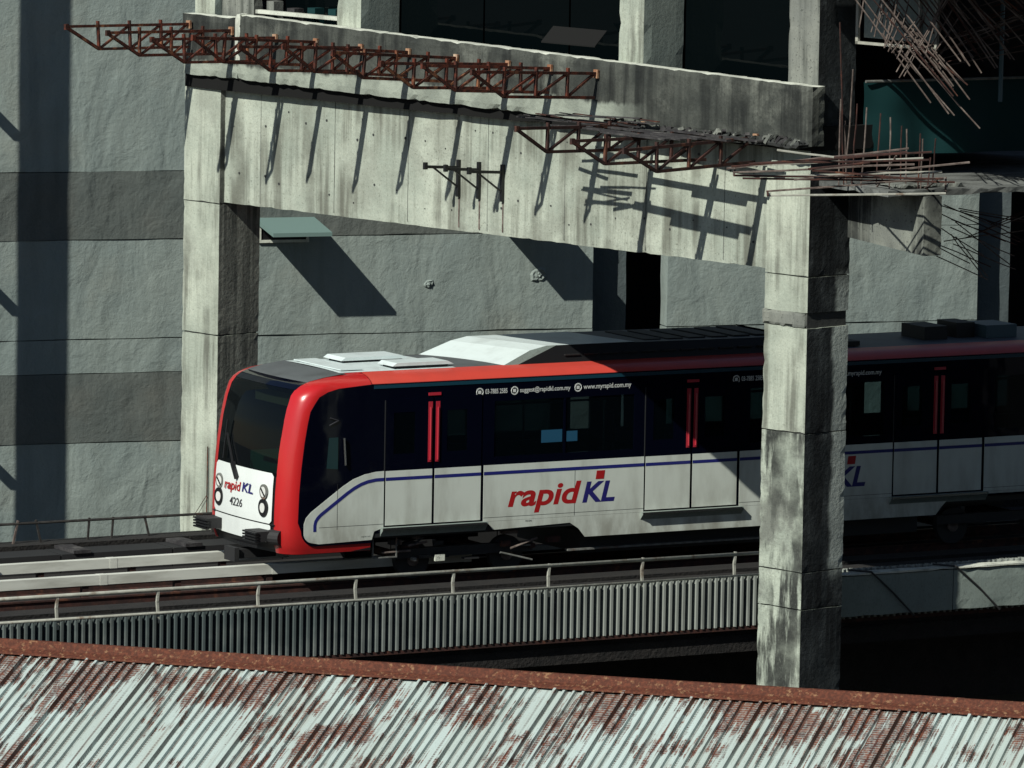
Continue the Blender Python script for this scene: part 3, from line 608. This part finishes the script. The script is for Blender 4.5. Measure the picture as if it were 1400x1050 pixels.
hb = thing('rebar_cage', 'long horizontal rusty bars sticking out in front of the stained column', 'rebar', (5.2, -7.0, 15.7))
rods(hb, 'horizontal_bar', rel(Hb, (5.2, -7.0, 15.7)), .016, ['rust_dark', 'rust_grey', 'rust_dark', 'rust_grey', 'rail_paint'], 7)
Db = [([6.14, -4.49, 14.98], [7.03, -4.6, 14.44]), ([6.1, -4.88, 14.72], [7.12, -4.88, 14.3]), ([6.4, -4.75, 15.21], [7.18, -4.6, 14.88]), ([6.51, -4.83, 15.0], [7.5, -4.82, 14.63]), ([6.43, -4.44, 14.63], [7.63, -4.46, 14.82]), ([6.32, -4.31, 15.06], [7.37, -4.31, 14.63]), ([6.62, -4.75, 15.16], [7.6, -4.78, 15.01]), ([6.73, -4.88, 14.73], [7.59, -4.9, 15.13]), ([6.52, -4.75, 14.77], [7.03, -4.63, 14.11]), ([7.03, -4.4, 14.97], [7.64, -4.4, 14.65]), ([6.3, -4.88, 14.45], [7.07, -4.95, 14.12])]
db = thing('drooping_rebar', 'loose rusty bars drooping below the broken floor at right', 'rebar', (6.8, -4.7, 15.2))
rods(db, 'loose_bar', rel(Db, (6.8, -4.7, 15.2)), .009, ['rust_grey', 'rust_dark'], 10)

# ------------------------------------------------------------------ train
tn = thing('train', 'red, white and navy light rail train car passing under the concrete beam', 'train', TO, TR)
TL = 15.4                       # tail
def rk(z):                      # rake of the nose
    pts = [(9.25, .06), (9.4, .0), (9.8, .0), (10.3, .02), (10.8, .07), (11.2, .13), (11.5, .20), (11.7, .27), (11.79, .345), (11.86, .45), (11.91, .60), (11.96, .86), (12.01, 1.25)]
    if z <= pts[0][0]: return pts[0][1]
    for (a, b), (c, d) in zip(pts, pts[1:]):
        if z <= c: return b + (d - b) * (z - a) / (c - a)
    return pts[-1][1]
def ins(z):                     # side inset toward the roof
    pts = [(9.25, .03), (9.4, 0), (11.62, 0), (11.78, .015), (11.86, .05), (11.92, .12), (11.965, .22), (12.01, .44)]
    if z <= pts[0][0]: return pts[0][1]
    for (a, b), (c, d) in zip(pts, pts[1:]):
        if z <= c: return b + (d - b) * (z - a) / (c - a)
    return pts[-1][1]
VC = 1.325
def fr_u(v, z): return rk(z) - .30 - .07 * max(-.2, 1 - ((v - VC) / 1.05) ** 2)
ZR = [9.25, 9.32, 9.4, 9.6, 9.9, 10.2, 10.5, 10.8, 11.05, 11.3, 11.5, 11.62, 11.7, 11.78, 11.84, 11.88, 11.91, 11.935, 11.96, 11.98, 12.0, 12.01]
NA = 10
def corner(z, n=NA):            # near side corner, from side (u=.05) round to the front
    i = ins(z); r = rk(z); out = []
    vf = .335 + i * .5; uf = fr_u(vf, z); us_ = r + .03
    for k in range(n + 1):
        t = pi / 2 * k / n; out.append((us_ + (uf - us_) * sin(t) ** .85 if k else us_, i + (vf - i) * (1 - cos(t))))
    return out
def hoop():
    for side in (0, 1):
        V = []; F = []; m = NA + 2
        for z in ZR:
            row = [(1.235, ins(z))] + corner(z)
            for u, v in row: V.append((max(u, u), v if side == 0 else 2 * VC - v, z))
        for a in range(len(ZR) - 1):
            for b in range(m - 1):
                q = (a * m + b, a * m + b + 1, (a + 1) * m + b + 1, (a + 1) * m + b); F.append(q if side else q[::-1])
        mesh('nose_hoop', V, F, tn, 'train_red', True)
        mesh('cab_liner', [(u + .025, v + (.03 if side == 0 else -.03), z - .012) for u, v, z in V], F, tn, 'black', True)
hoop()
MB().prism([(1.235, ins(9.3)), (.1, .05), (-.25, .35), (-.38, VC), (-.25, 2.3), (.1, 2.6), (1.235, 2.62)], 9.255, 9.30, 'z').build('nose_floor', 'black', tn)
def patch(name, z0, z1, mat, v0=.335, v1=2.315, off=.004, n=24, m=16, rnd=0., smooth=True, off2=None):
    V = []; F = []; o2 = off if off2 is None else off2
    for k in range(m + 1):
        f = k / m; z = z0 + (z1 - z0) * f
        e = 0
        if rnd:
            d = min(z - z0, z1 - z); e = rnd - sqrt(max(0, rnd * rnd - max(0, rnd - d) ** 2)) if d < rnd else 0
        for i in range(n + 1):
            v = v0 + e + (v1 - v0 - 2 * e) * i / n; V.append((fr_u(v, z) - off, v, z + (o2 if z > 11.9 else 0)))
    for k in range(m):
        for i in range(n): a = k * (n + 1) + i; F.append((a, a + n + 1, a + n + 2, a + 1))
    return mesh(name, V, F, tn, mat, smooth)
patch('front_shell', 9.3, 10.5, 'black', off=-.004, v0=.30, v1=2.35)
fp_ = patch('front_panel', 9.70, 10.49, 'train_front', v0=.37, v1=2.28, off=.022, rnd=.06)
patch('lower_front_panel', 9.40, 9.68, 'train_front', v0=.40, v1=2.25, off=.02, rnd=.03)
patch('windscreen', 10.44, 11.80, 'tinted', off=.0, v0=.33, v1=2.32)
patch('nose_cap', 11.79, 11.895, 'train_navy', off=.003, v0=.33, v1=2.32, m=8)
patch('roof_front', 11.896, 12.008, 'roof_dark', off=.003, v0=.33, v1=2.32, m=10)
# cab interior behind the glass
cab = MB().box(.25, .9, .5, 2.2, 10.2, 10.62).build('dashboard', 'cab_green', tn)
MB().box(.12, .3, .5, 1.7, 10.62, 10.66).build('dash_top', 'cab_green', tn)
MB().box(.35, .55, .8, 1.05, 10.62, 10.95).build('dash_screen', 'cab_grey', tn)
MB().box(1.1, 1.2, .2, 2.5, 9.3, 11.9).build('cab_bulkhead', 'black', tn)
MB().box(.35, 1.1, .2, 2.5, 11.80, 11.9).build('cab_ceiling', 'black', tn)
MB().box(.22, .26, .62, 2.0, 11.46, 11.66).build('destination_display', 'display', tn)
# roof: centre panel and cant rails behind the nose
V = []; F = []
zz = [11.85, 11.88, 11.91, 11.94, 11.96, 11.98, 12.0, 12.01]
def strip(side, x0, x1, name, mat):
    V = []; F = []; n = len(zz)
    for x in (x0, x1):
        for z in zz: V.append((x, ins(z) - .0 if side == 0 else 2 * VC - ins(z), z))
    for i in range(n - 1): q = (i, i + 1, n + i + 1, n + i); F.append(q if side == 0 else q[::-1])
    mesh(name, V, F, tn, mat, True)
strip(0, 1.245, TL, 'cant_rail', 'train_cant'); strip(1, 1.245, TL, 'cant_rail', 'train_cant')
V = []; F = []; nv = 8
for x in (.86, 2.95):
    for i in range(nv + 1):
        v = .43 + (2.22 - .43) * i / nv; V.append((x, v, 12.010 + .015 * (1 - ((v - VC) / .90) ** 2)))
for i in range(nv): F.append((i, i + 1, nv + 2 + i, nv + 1 + i))
mesh('roof_panel', V, F, tn, 'train_roof', True)
mesh('roof_panel', [(TL if x > 2 else 2.95, y, z - .004) for x, y, z in V], F, tn, 'roof_dark', True)  # rear roof darker: shade under the building put into its colour
MB().box(TL - .02, TL, .02, 2.63, 9.5, 12.0).build('end_wall', 'train_navy', tn)
# near and far sides
def plate(name, poly, mat, v=0., th=.01, parent=tn, both=False):
    o = MB().prism(poly, v - th, v, 'y').build(name, mat, parent)
    return o
def arc(cx, cz, r, a0, a1, n=6): return [(cx + r * cos(radians(a0 + (a1 - a0) * i / n)), cz + r * sin(radians(a0 + (a1 - a0) * i / n))) for i in range(n + 1)]
fe = lambda z: rk(z) - .085
front_edge = [(fe(z) + .02, z) for z in (9.75, 10.2, 10.6, 11.0, 11.3, 11.48)]
navy = [(1.24, 9.37)] + [(x, z) for x, z in arc(.24, 9.62, .25, 270, 180)] + front_edge + [(fe(11.6) + .06, 11.60), (fe(11.7) + .10, 11.70), (fe(11.78) + .19, 11.775), (fe(11.82) + .32, 11.82), (1.24, 11.865)]
plate('side_band', navy, 'train_navy', .002, .010)
WIN = [(3.42, 4.68), (4.72, 5.98), (8.15, 9.41), (9.45, 10.70), (12.86, 15.1)]
DWIN = [(d + a, d + b_) for d in (2.32, 7.05, 11.76) for a, b_ in ((-.717, -.34), (.24, .60))]
for va, vb in ((-.008, .05), (2.60, 2.655)):
    MB().box(1.24, TL, va, vb, 9.52, 10.62).build('side_band', 'train_navy', tn)
    MB().box(1.24, TL, va, vb, 11.50, 11.862).build('side_band', 'train_navy', tn)
    a = 1.24
    for o0, o1 in sorted(WIN + DWIN) + [(TL, TL)]:
        MB().box(a, o0, va, vb, 10.621, 11.499).build('window_post', 'train_navy', tn); a = o1
    for o0, o1 in WIN:
        MB().box(o0 - .004, o1 + .004, va + .012, va + .018, 10.618, 11.502).build('side_window', 'side_glass', tn)
# saloon interior
MB().box(1.3, TL - .05, .06, 2.59, 11.62, 11.70).build('saloon_ceiling', 'cab_grey', tn)
MB().box(1.3, TL - .05, .06, 2.59, 9.521, 9.55).build('saloon_floor', 'rubber', tn)
for a, b_ in ((3.35, 6.05), (8.1, 10.75), (12.8, 15.1)):
    MB().box(a, b_, 2.12, 2.58, 9.56, 10.02).box(a, b_, 2.45, 2.585, 10.02, 10.50).build('far_seat', 'screen_blue', tn)
    MB().box(a, b_, .075, .50, 9.56, 10.02).box(a, b_, .075, .20, 10.02, 10.50).build('near_seat', 'screen_blue', tn)
    MB().tube((a, .7, 11.35), (b_, .7, 11.35), .018, 6).build('hand_rail', 'chrome', tn)
for u in (1.55, 3.15, 4.7, 6.2, 7.95, 9.4, 10.9, 12.65, 14.0): MB().tube((u, 1.3, 9.55), (u, 1.3, 11.62), .02, 8).build('grab_pole', 'chrome', tn)
MB().box(1.24, TL, .061, 2.589, 9.42, 9.52).build('floor', 'black', tn)
DC = [2.32, 7.05, 11.76]; DH = .865
Y1 = -.0085
wedge = [(.30, 9.40)] + [(x, z) for x, z in arc(.19, 9.58, .155, 260, 180)] + [(.035, 9.72), (.07, 9.82), (.16, 9.91), (.72, 10.29), (.90, 10.39), (1.10, 10.455), (1.30, 10.487), (DC[0] - DH - .012, 10.492), (DC[0] - DH - .012, 9.60), (1.28, 9.55), (1.24, 9.42)]
plate('lower_panel', wedge, 'train_white', Y1, .008)
lowers = []
for a, b in ((DC[0] + DH + .05, DC[1] - DH - .012), (DC[1] + DH + .05, DC[2] - DH - .012), (DC[2] + DH + .05, TL)):
    lowers.append((a, b)); plate('lower_panel', [(a, 9.60), (b, 9.60), (b, 10.492), (a, 10.492)], 'train_white', Y1, .008)
# skirts
plate('skirt', [(3.42, 9.46), (4.82, 9.50), (4.98, 9.40), (5.10, 9.26), (8.6, 9.26), (8.6, 9.597), (3.30, 9.597)], 'train_white', Y1, .007)
plate('skirt', [(8.612, 9.26), (11.75, 9.26), (11.85, 9.38), (11.98, 9.50), (12.2, 9.56), (TL, 9.56), (TL, 9.597), (8.612, 9.597)], 'train_white', Y1, .007)
MB().box(1.24, 5.1, -.002, .05, 9.45, 9.52).build('sole_bar', 'gap', tn)
MB().box(5.1, 11.8, .01, .07, 9.30, 9.52).build('sole_bar', 'gap', tn)
# blue stripe, segment by segment
def ribbon(pts, w):
    L_, R_ = [], []
    for k, p in enumerate(pts):
        a = Vector(pts[max(0, k - 1)]); c = Vector(pts[min(len(pts) - 1, k + 1)]); d = (c - a).normalized(); n = Vector((-d.y, d.x)) * w / 2
        L_.append(tuple(Vector(p) + n)); R_.append(tuple(Vector(p) - n))
    return L_ + R_[::-1]
stripe = [(.225, 9.60), (.225, 9.70), (.24, 9.76), (.275, 9.81), (.33, 9.86), (.80, 10.18), (.92, 10.25), (1.04, 10.305), (1.16, 10.34), (1.30, 10.36), (DC[0] - DH - .014, 10.362)]
plate('stripe', ribbon(stripe, .052), 'train_stripe', Y1 - .0085, .003)
for a, b_ in lowers: plate('stripe', [(a, 10.337), (b_, 10.337), (b_, 10.388), (a, 10.388)], 'train_stripe', Y1 - .0085, .003)
for u in (.62, 4.9, 9.6, 14.0):
    MB().box(u - .004, u + .004, Y1 - .009, Y1 - .006, 9.61, 10.33).build('panel_seam', 'gap', tn)
for a, b_ in ((.3, DC[0] - DH - .02), *lowers): MB().box(a, b_, Y1 - .0092, Y1 - .0075, 9.655, 9.661).build('panel_seam', 'gap', tn)
# doors
for dc in DC:
    for s in (-1, 1):
        d0, d1 = (dc - DH + .008, dc - .018) if s < 0 else (dc + .018, dc + DH - .005)
        w0, w1 = (dc - .717, dc - .34) if s < 0 else (dc + .24, dc + .60)
        dl = MB().box(d0, d1, Y1 - .012, Y1, 9.625, 10.75).box(d0, d1, Y1 - .012, Y1, 11.40, 11.62).box(d0, w0, Y1 - .012, Y1, 10.75, 11.40).box(w1, d1, Y1 - .012, Y1, 10.75, 11.40).build('door_leaf', 'train_navy', tn)
        plate('door_lower_panel', [(d0 + .004, 9.632), (d1 - .004, 9.632), (d1 - .004, 10.49), (d0 + .004, 10.49)], 'train_white', Y1 - .0125, .004, dl)
        plate('stripe', [(d0 + .004, 10.337), (d1 - .004, 10.337), (d1 - .004, 10.388), (d0 + .004, 10.388)], 'train_stripe', Y1 - .017, .002, dl)
        r0_, r1_ = (d1 - .085, d1 - .012) if s < 0 else (d0 + .012, d0 + .085)
        plate('door_edge', [(r0_, 10.60), (r1_, 10.60), (r1_, 11.55), (r0_, 11.55)], 'door_red', Y1 - .0125, .006, dl)
        MB().tube(((r0_ + r1_) / 2, Y1 - .03, 10.63), ((r0_ + r1_) / 2, Y1 - .03, 11.46), .014, 6).build('handrail', 'door_red', dl)
        MB().box(w0, w1, Y1 - .008, Y1 - .003, 10.75, 11.40).build('door_window', 'side_glass', dl)
    MB().box(dc - .10, dc + .12, Y1 - .014, Y1, 11.645, 11.69).build('door_lamp', 'door_red', tn)
    MB().box(dc - DH - .012, dc - DH + .002, Y1 - .012, Y1, 10.50, 11.6).build('door_seal', 'gap', tn)
    MB().prism([(-.005, 9.605), (-.10, 9.60), (-.10, 9.575), (-.03, 9.50), (-.005, 9.46)], dc - DH - .06, dc + DH + .10, 'x').build('door_step', 'panel_concrete', tn)
    MB().prism([(-.10, 9.60), (-.115, 9.605), (-.115, 9.57), (-.10, 9.575)], dc - DH - .07, dc + DH + .06, 'x').build('step_lip', 'chrome', tn)
MB().box(1.245, TL, -.016, -.0085, 11.79, 11.845).build('sky_sheen_strip', 'sky_sheen', tn)  # teal strip: sky reflection below the cant rail, painted as colour
# windows between doors
plate('interior_blue_patch', [(4.28, 10.80), (4.66, 10.80), (4.66, 11.0), (4.28, 11.0)], 'screen_blue', .003, .002)  # blue plates standing in for things seen inside the saloon
plate('interior_blue_patch', [(4.74, 10.80), (4.94, 10.80), (4.94, 10.965), (4.74, 10.965)], 'screen_blue', .003, .002)
plate('cab_side_window', [(.42, 10.58), (.62, 10.56), (.62, 11.06), (.46, 11.06)], 'teal_glass', Y1 - .004, .003)
MB().tube((.74, -.045, 10.62), (.71, -.045, 11.05), .016, 6).tube((.74, -.02, 10.64), (.74, -.045, 10.64), .012, 6).tube((.71, -.01, 11.03), (.71, -.045, 11.03), .012, 6).build('grab_handle', 'chrome', tn)
MB().tube((.46, -.015, 11.25), (.62, -.015, 11.32), .012, 5).tube((.62, -.015, 11.32), (.47, -.015, 11.37), .012, 5).build('aerial_mark', 'logo_grey', tn)
# lettering on the side
def side_logo(u, z, parent):
    text('logo_word', 'rapid', 'logo_red', parent, (u, Y1 - .0095, z), 1.34, .345, 0, .22, .026)
    text('logo_letters', 'KL', 'logo_blue', parent, (u + 1.36, Y1 - .0095, z), .60, .32, 0, .22, .030)
    plate('logo_square', [(u + 1.60, z + .355), (u + 1.75, z + .355), (u + 1.77, z + .49), (u + 1.62, z + .49)], 'logo_red', Y1 - .0085, .003, parent)
for k, u in enumerate((3.68, 8.41)): side_logo(u, 9.82, tn)
for k, du in enumerate((0, 4.73)):
    for q, (a, s, w) in enumerate(((3.14, '03-7885 2585', .40), (3.77, 'suggest@rapidkl.com.my', .92), (4.93, 'www.myrapid.com.my', .88))):
        x = a + du
        ic = MB()
        for i in range(14):
            t0, t1 = 2 * pi * i / 14, 2 * pi * (i + 1) / 14
            ic.bar((x + .06 * cos(t0), Y1 - .004, 11.655 + .06 * sin(t0)), (x + .06 * cos(t1), Y1 - .004, 11.655 + .06 * sin(t1)), .004, .018)
        ic.bar((x - .025, Y1 - .004, 11.655), (x + .025, Y1 - .004, 11.655), .004, .05)
        ic.build('contact_icon', 'logo_white', tn)
        text('contact_text', s, 'logo_white', tn, (x + .10, Y1 - .003, 11.625), w, .075, 0, 0, .012)
text('small_notice', 'rapid rail', 'logo_grey', tn, (1.05, Y1 - .0095, 9.47), .16, .02)
text('small_notice', '4226', 'logo_grey', tn, (4.0, Y1 - .0095, 9.56), .12, .025)
# front: lamps, logo, number, wiper, buffers
fx = lambda v, z: fr_u(v, z) - .024
text('front_logo_word', 'rapid', 'logo_red', tn, (fx(VC, 10.1) - .004, 1.86, 10.10), .56, .15, -pi / 2, .2, .02)
text('front_logo_letters', 'KL', 'logo_blue', tn, (fx(VC, 10.1) - .004, 1.27, 10.11), .36, .15, -pi / 2, .2, .02)
text('unit_number', '4226', 'logo_grey', tn, (fx(VC, 9.9) - .004, 1.66, 9.86), .42, .13, -pi / 2, .1, .012)
for v in (.60, 2.08):
    for z, R_, k in ((10.18, .12, 0), (9.93, .14, 1)):
        x = fx(v, z)
        h = MB().tube((x + .03, v, z), (x - .02, v, z), R_, 24).build('headlight' if k else 'tail_lamp', 'black' if k else 'grey_steel', tn)
        MB().tube((x, v, z), (x - .026, v, z), R_ * (.55 if k else .68), 20).build('lens', 'lens', h)
        if not k: MB().bar((x - .028, v - .06, z - .06), (x - .028, v + .06, z + .05), .01, .03).build('reflector', 'black', h)
for v in (.50, 2.16):
    h = MB().box(-.62, -.25, v - .2, v + .2, 9.44, 9.60).build('anti_climber', 'rubber', tn)
    for k in range(4): MB().box(-.66, -.60, v - .22, v + .22, 9.43 + k * .045, 9.455 + k * .045).build('rib', 'black', h)
MB().tube((-.35, .38, 9.5), (-.25, .18, 9.5), .12, 14).build('buffer_mount', 'rubber', tn)
MB().box(-.48, .2, 1.2, 1.45, 9.06, 9.2).box(-.56, -.48, 1.15, 1.5, 9.02, 9.24).build('coupler', 'rubber', tn)
wx = lambda v, z: fr_u(v, z) - .045
MB().bar((wx(1.95, 10.95), 1.95, 10.95), (wx(1.62, 10.52), 1.62, 10.52), .03, .02).bar((wx(1.62, 10.52), 1.62, 10.52), (wx(1.42, 10.30), 1.42, 10.30), .07, .06).bar((wx(1.95, 11.1) + .0, 1.98, 11.15), (wx(1.95, 10.6), 1.99, 10.55), .02, .03).build('wiper', 'black', tn)
MB().box(-.02 - .32, .06, .30, 2.35, 9.685, 9.695).build('panel_seam', 'gap', tn)
# roof fittings
MB().box(.95, 1.35, .55, 2.1, 12.03, 12.045).build('roof_hatch', 'train_roof', tn)
for (a, b_, v0, v1) in ((1.45, 2.65, 1.45, 2.05), (1.85, 2.95, .50, 1.0)):
    h = MB().prism([(a, 12.06), (a + .08, 12.11), (b_ - .10, 12.11), (b_, 12.06)], v0, v1, 'y').build('roof_hatch', 'train_roof', tn)
    MB().box(a + .08, b_ - .08, v0 + .05, v1 - .05, 12.0, 12.06).build('hatch_base', 'gap', h)
PT = 12.27; PB = 12.0
mesh('pod_nose', [(3.28, 2.25, PB), (3.80, .42, PB), (4.35, .53, PT - .06), (3.86, 2.22, PT - .06), (4.66, .55, PT), (4.15, 2.2, PT)], [(0, 1, 2, 3), (3, 2, 4, 5)], tn, 'train_roof')
mesh('pod_top', [(4.15, 2.2, PT), (4.66, .55, PT), (6.3, .55, PT), (6.0, 2.2, PT)], [(0, 1, 2, 3)], tn, 'train_roof')
mesh('pod_top', [(6.01, 2.2, PT - .01), (6.31, .55, PT - .01), (9.2, .55, PT - .03), (9.2, 2.2, PT - .03)], [(0, 1, 2, 3)], tn, 'roof_dark')  # dark part: overhead shadow on the pod put into its colour
for k in range(6): MB().box(6.6 + k * .42, 6.9 + k * .42, .75, 2.0, PT - .03, PT + .004).build('roof_grille', 'gap', tn)
mesh('pod_cheek', [(3.80, .42, PB), (4.06, .42, PB), (4.84, .55, PT - .002), (4.66, .55, PT), (4.35, .53, PT - .06)], [(0, 1, 2, 3, 4)], tn, 'panel_concrete')
mesh('pod_side', [(4.06, .42, PB), (9.5, .42, PB), (9.2, .55, PT - .03), (6.3, .55, PT - .01), (4.84, .55, PT - .002)], [(0, 1, 2, 3, 4)], tn, 'black')
mesh('pod_side', [(3.28, 2.25, PB), (9.5, 2.25, PB), (9.2, 2.2, PT - .03), (4.15, 2.2, PT), (3.86, 2.22, PT - .06)], [(4, 3, 2, 1, 0)], tn, 'black')
mesh('pod_end', [(9.5, .42, PB), (9.5, 2.25, PB), (9.2, 2.2, PT), (9.2, .55, PT)], [(0, 1, 2, 3)], tn, 'black')
for k in range(12): MB().box(4.95 + k * .36, 5.22 + k * .36, .44, .50, 12.11, 12.13).build('louvre', 'gap', tn)
MB().box(12.05, 12.5, .9, 1.6, 12.02, 12.24).build('roof_unit', 'rubber', tn)
MB().box(12.75, 13.1, 1.0, 1.6, 12.02, 12.27).build('roof_unit', 'rubber', tn)
MB().box(13.2, 13.8, .8, 1.5, 12.02, 12.23).build('roof_unit', 'pipe_blue', tn)
MB().box(9.7, 10.6, .6, 1.9, 12.02, 12.10).build('roof_unit', 'rubber', tn)
# underframe and bogies
def bogie(u):
    for v in (.45, 2.2):
        for k in (-1, 1):
            w_ = MB().tube((u + k * .85, v - .06, 9.0), (u + k * .85, v + .06, 9.0), .30, 24).build('wheel', 'rubber', tn)
            MB().tube((u + k * .85, v - .09, 9.0), (u + k * .85, v - .06, 9.0), .10, 12).build('axle_box', 'rust_grey', w_)
        MB().box(u - 1.25, u + 1.25, v - .2, v - .08, 9.05, 9.2).build('bogie_frame', 'rubber', tn)
    for k in (-1, 1): MB().tube((u + k * .85, .4, 9.0), (u + k * .85, 2.25, 9.0), .07, 10).build('axle', 'rust_dark', tn)
bogie(3.05); bogie(13.2)
det = random.Random(8)
for k in range(16):
    u = det.uniform(1.35, 4.7); z = det.uniform(8.9, 9.38); w_ = det.uniform(.05, .3); h_ = det.uniform(.02, .1)
    MB().box(u, u + w_, .12 + det.uniform(0, .1), .26, z, z + h_).build('underframe_fitting', det.choice(['rubber', 'rust_grey', 'rust_dark', 'grey_steel', 'gap']), tn)
for k in range(5):
    u = det.uniform(1.4, 4.4); z = det.uniform(8.95, 9.3)
    MB().tube((u, .12, z), (u + det.uniform(.2, .6), .12, z + det.uniform(-.15, .15)), .018, 6).build('hose', det.choice(['rust_grey', 'grey_steel', 'rubber']), tn)
MB().box(1.32, 1.34, .10, .12, 9.12, 9.44).box(1.74, 1.76, .10, .12, 9.12, 9.44).box(1.32, 1.76, .10, .12, 9.10, 9.12).build('step_frame', 'grey_steel', tn)
MB().box(2.45, 2.62, .1, .14, 9.0, 9.1).build('data_plate', 'sill', tn)
MB().box(5.2, 11.6, .3, 2.3, 8.95, 9.3).build('equipment_case', 'rubber', tn)
MB().box(4.9, 8.5, .16, .26, 9.02, 9.05).build('pipe_run', 'grey_steel', tn)

# ------------------------------------------------------------------ foreground shed with a rusty corrugated roof
sh = thing('shed', 'shed with rust-streaked corrugated metal roof in the foreground', 'shed', SO, SR)
RZ, SL_ = 11.44, tan(radians(15.5))
WS = .84; nr = 7
def sheet(x0, k, side):
    prof = []; p = WS / nr
    for i in range(nr):
        if i == 0: prof += [(x0, .0), (x0 + .15 * p, .05), (x0 + .42 * p, .05), (x0 + .58 * p, 0)]
        elif i == nr - 1: prof += [(x0 + (i + .1) * p, .004)]
        else:
            for f, h in ((0.0, 0), (.10, .034), (.34, .034), (.44, 0)): prof.append((x0 + (i + f) * p, h))
    prof.append((x0 + WS + .02, 0)); m = len(prof); ny = 14; V = []; F = []
    for j in range(ny + 1):
        d = .10 + j * 6.2 / ny
        for x, h in prof: V.append((x + .004 * noise.noise(Vector((x, d * 2, k))), side * d, RZ - d * SL_ + h + .004 * (k % 2) + .006 * noise.noise(Vector((x * 3, d * 1.3, k * 2.1)))))
    for j in range(ny):
        for i in range(m - 1):
            q = (j * m + i, (j + 1) * m + i, (j + 1) * m + i + 1, j * m + i + 1); F.append(q if side < 0 else q[::-1])
    mesh('roof_sheet', V, F, sh, 'roof_metal')
for k in range(26): sheet(-11.2 + k * WS, k, -1)
MB().prism([(.1, RZ - .1), (6, RZ - 6 * SL_), (6, RZ - 6 * SL_ - .03), (.1, RZ - .13)], -11.2, 10.6, 'x').build('rear_roof_slope', 'rust_cap', sh)
for k in range(8):
    a = -11.3 + k * 2.8; V = []; F = []; n = 40
    for i in range(n + 1):
        x = a + i * 2.83 / n; w1 = noise.noise(Vector((x * 3, 1, 0))) * .008
        for y, z in ((.14, RZ - .02), (.0, RZ + .14), (-.035, RZ + .135), (-.10, RZ + .04 + w1), (-.20, RZ + .0 + w1), (-.215 + .01 * noise.noise(Vector((x * 9, 0, 3))), RZ - .018)): V.append((x, y + .002 * (k % 2), z + .003 * (k % 2)))
    for i in range(n):
        for j in range(5): q = i * 6 + j; F.append((q, q + 1, q + 7, q + 6))
    mesh('ridge_cap', V, F, sh, 'rust_cap')
MB().box(-10.9, 10.2, -6.0, 5.8, 0, RZ - 6.2 * SL_ - .05).build('wall', 'concrete_grey', sh)

# loose cables over the plain parapet and a rusty pipe on the far column
for i, (a, b_) in enumerate((((6.60, 9.42), (7.40, 8.70)), ((8.15, 9.42), (8.98, 8.70)))):
    t = MB()
    pts = [(a[0] - .25, -5.8, 9.43), (a[0], -6.085, a[1]), ((a[0] + b_[0]) / 2 + .03, -6.075, (a[1] + b_[1]) / 2), (b_[0], -6.075, b_[1])]
    for p, q in zip(pts, pts[1:]): t.tube(p, q, .016, 6)
    t = t.build('loose_cable', 'rubber'); t.location = TO; t.rotation_euler[2] = TR
    tag(t, ['black cable slanting down the plain parapet beside the stained column', 'black cable slanting down the plain parapet near the right edge'][i], 'cable', 'cables on the parapet')
pp = MB().tube((-13.62, -.04, 8.6), (-13.62, -.03, 10.2), .010, 8).tube((-13.62, -.04, 9.4), (-13.95, -.05, 9.0), .006, 6).build('rusty_pipe', 'rust_red'); pp.location = BO; pp.rotation_euler[2] = BR
tag(pp, 'thin rusty pipe on the front of the far column beside the train', 'pipe')

# unseen office blocks added right and behind the camera to cut sky light
ob = thing('sky_blocker', 'unseen office block added right of the frame to cut sky light', 'building', (34, -48, 0), radians(4))
rough_box('wall', -14, 14, -30, 34, 0, 46, 'concrete_dark', ob, step=4)
for k in range(12):
    MB().box(-14.04, -13.99, -29, 33, 2.2 + k * 3.6, 4.2 + k * 3.6).build('window_band', 'dark_glass', ob)
for k, (x, y, rz) in enumerate(((-6, -205, 0), (48, -185, 14))):
    c = copy_tree(ob); c.location = (x, y, 0); c.rotation_euler[2] = radians(90 + rz)
    tag(c, ['unseen office block added behind the camera to cut sky light', 'unseen office block added behind and right of the camera to cut sky light'][k], 'building')
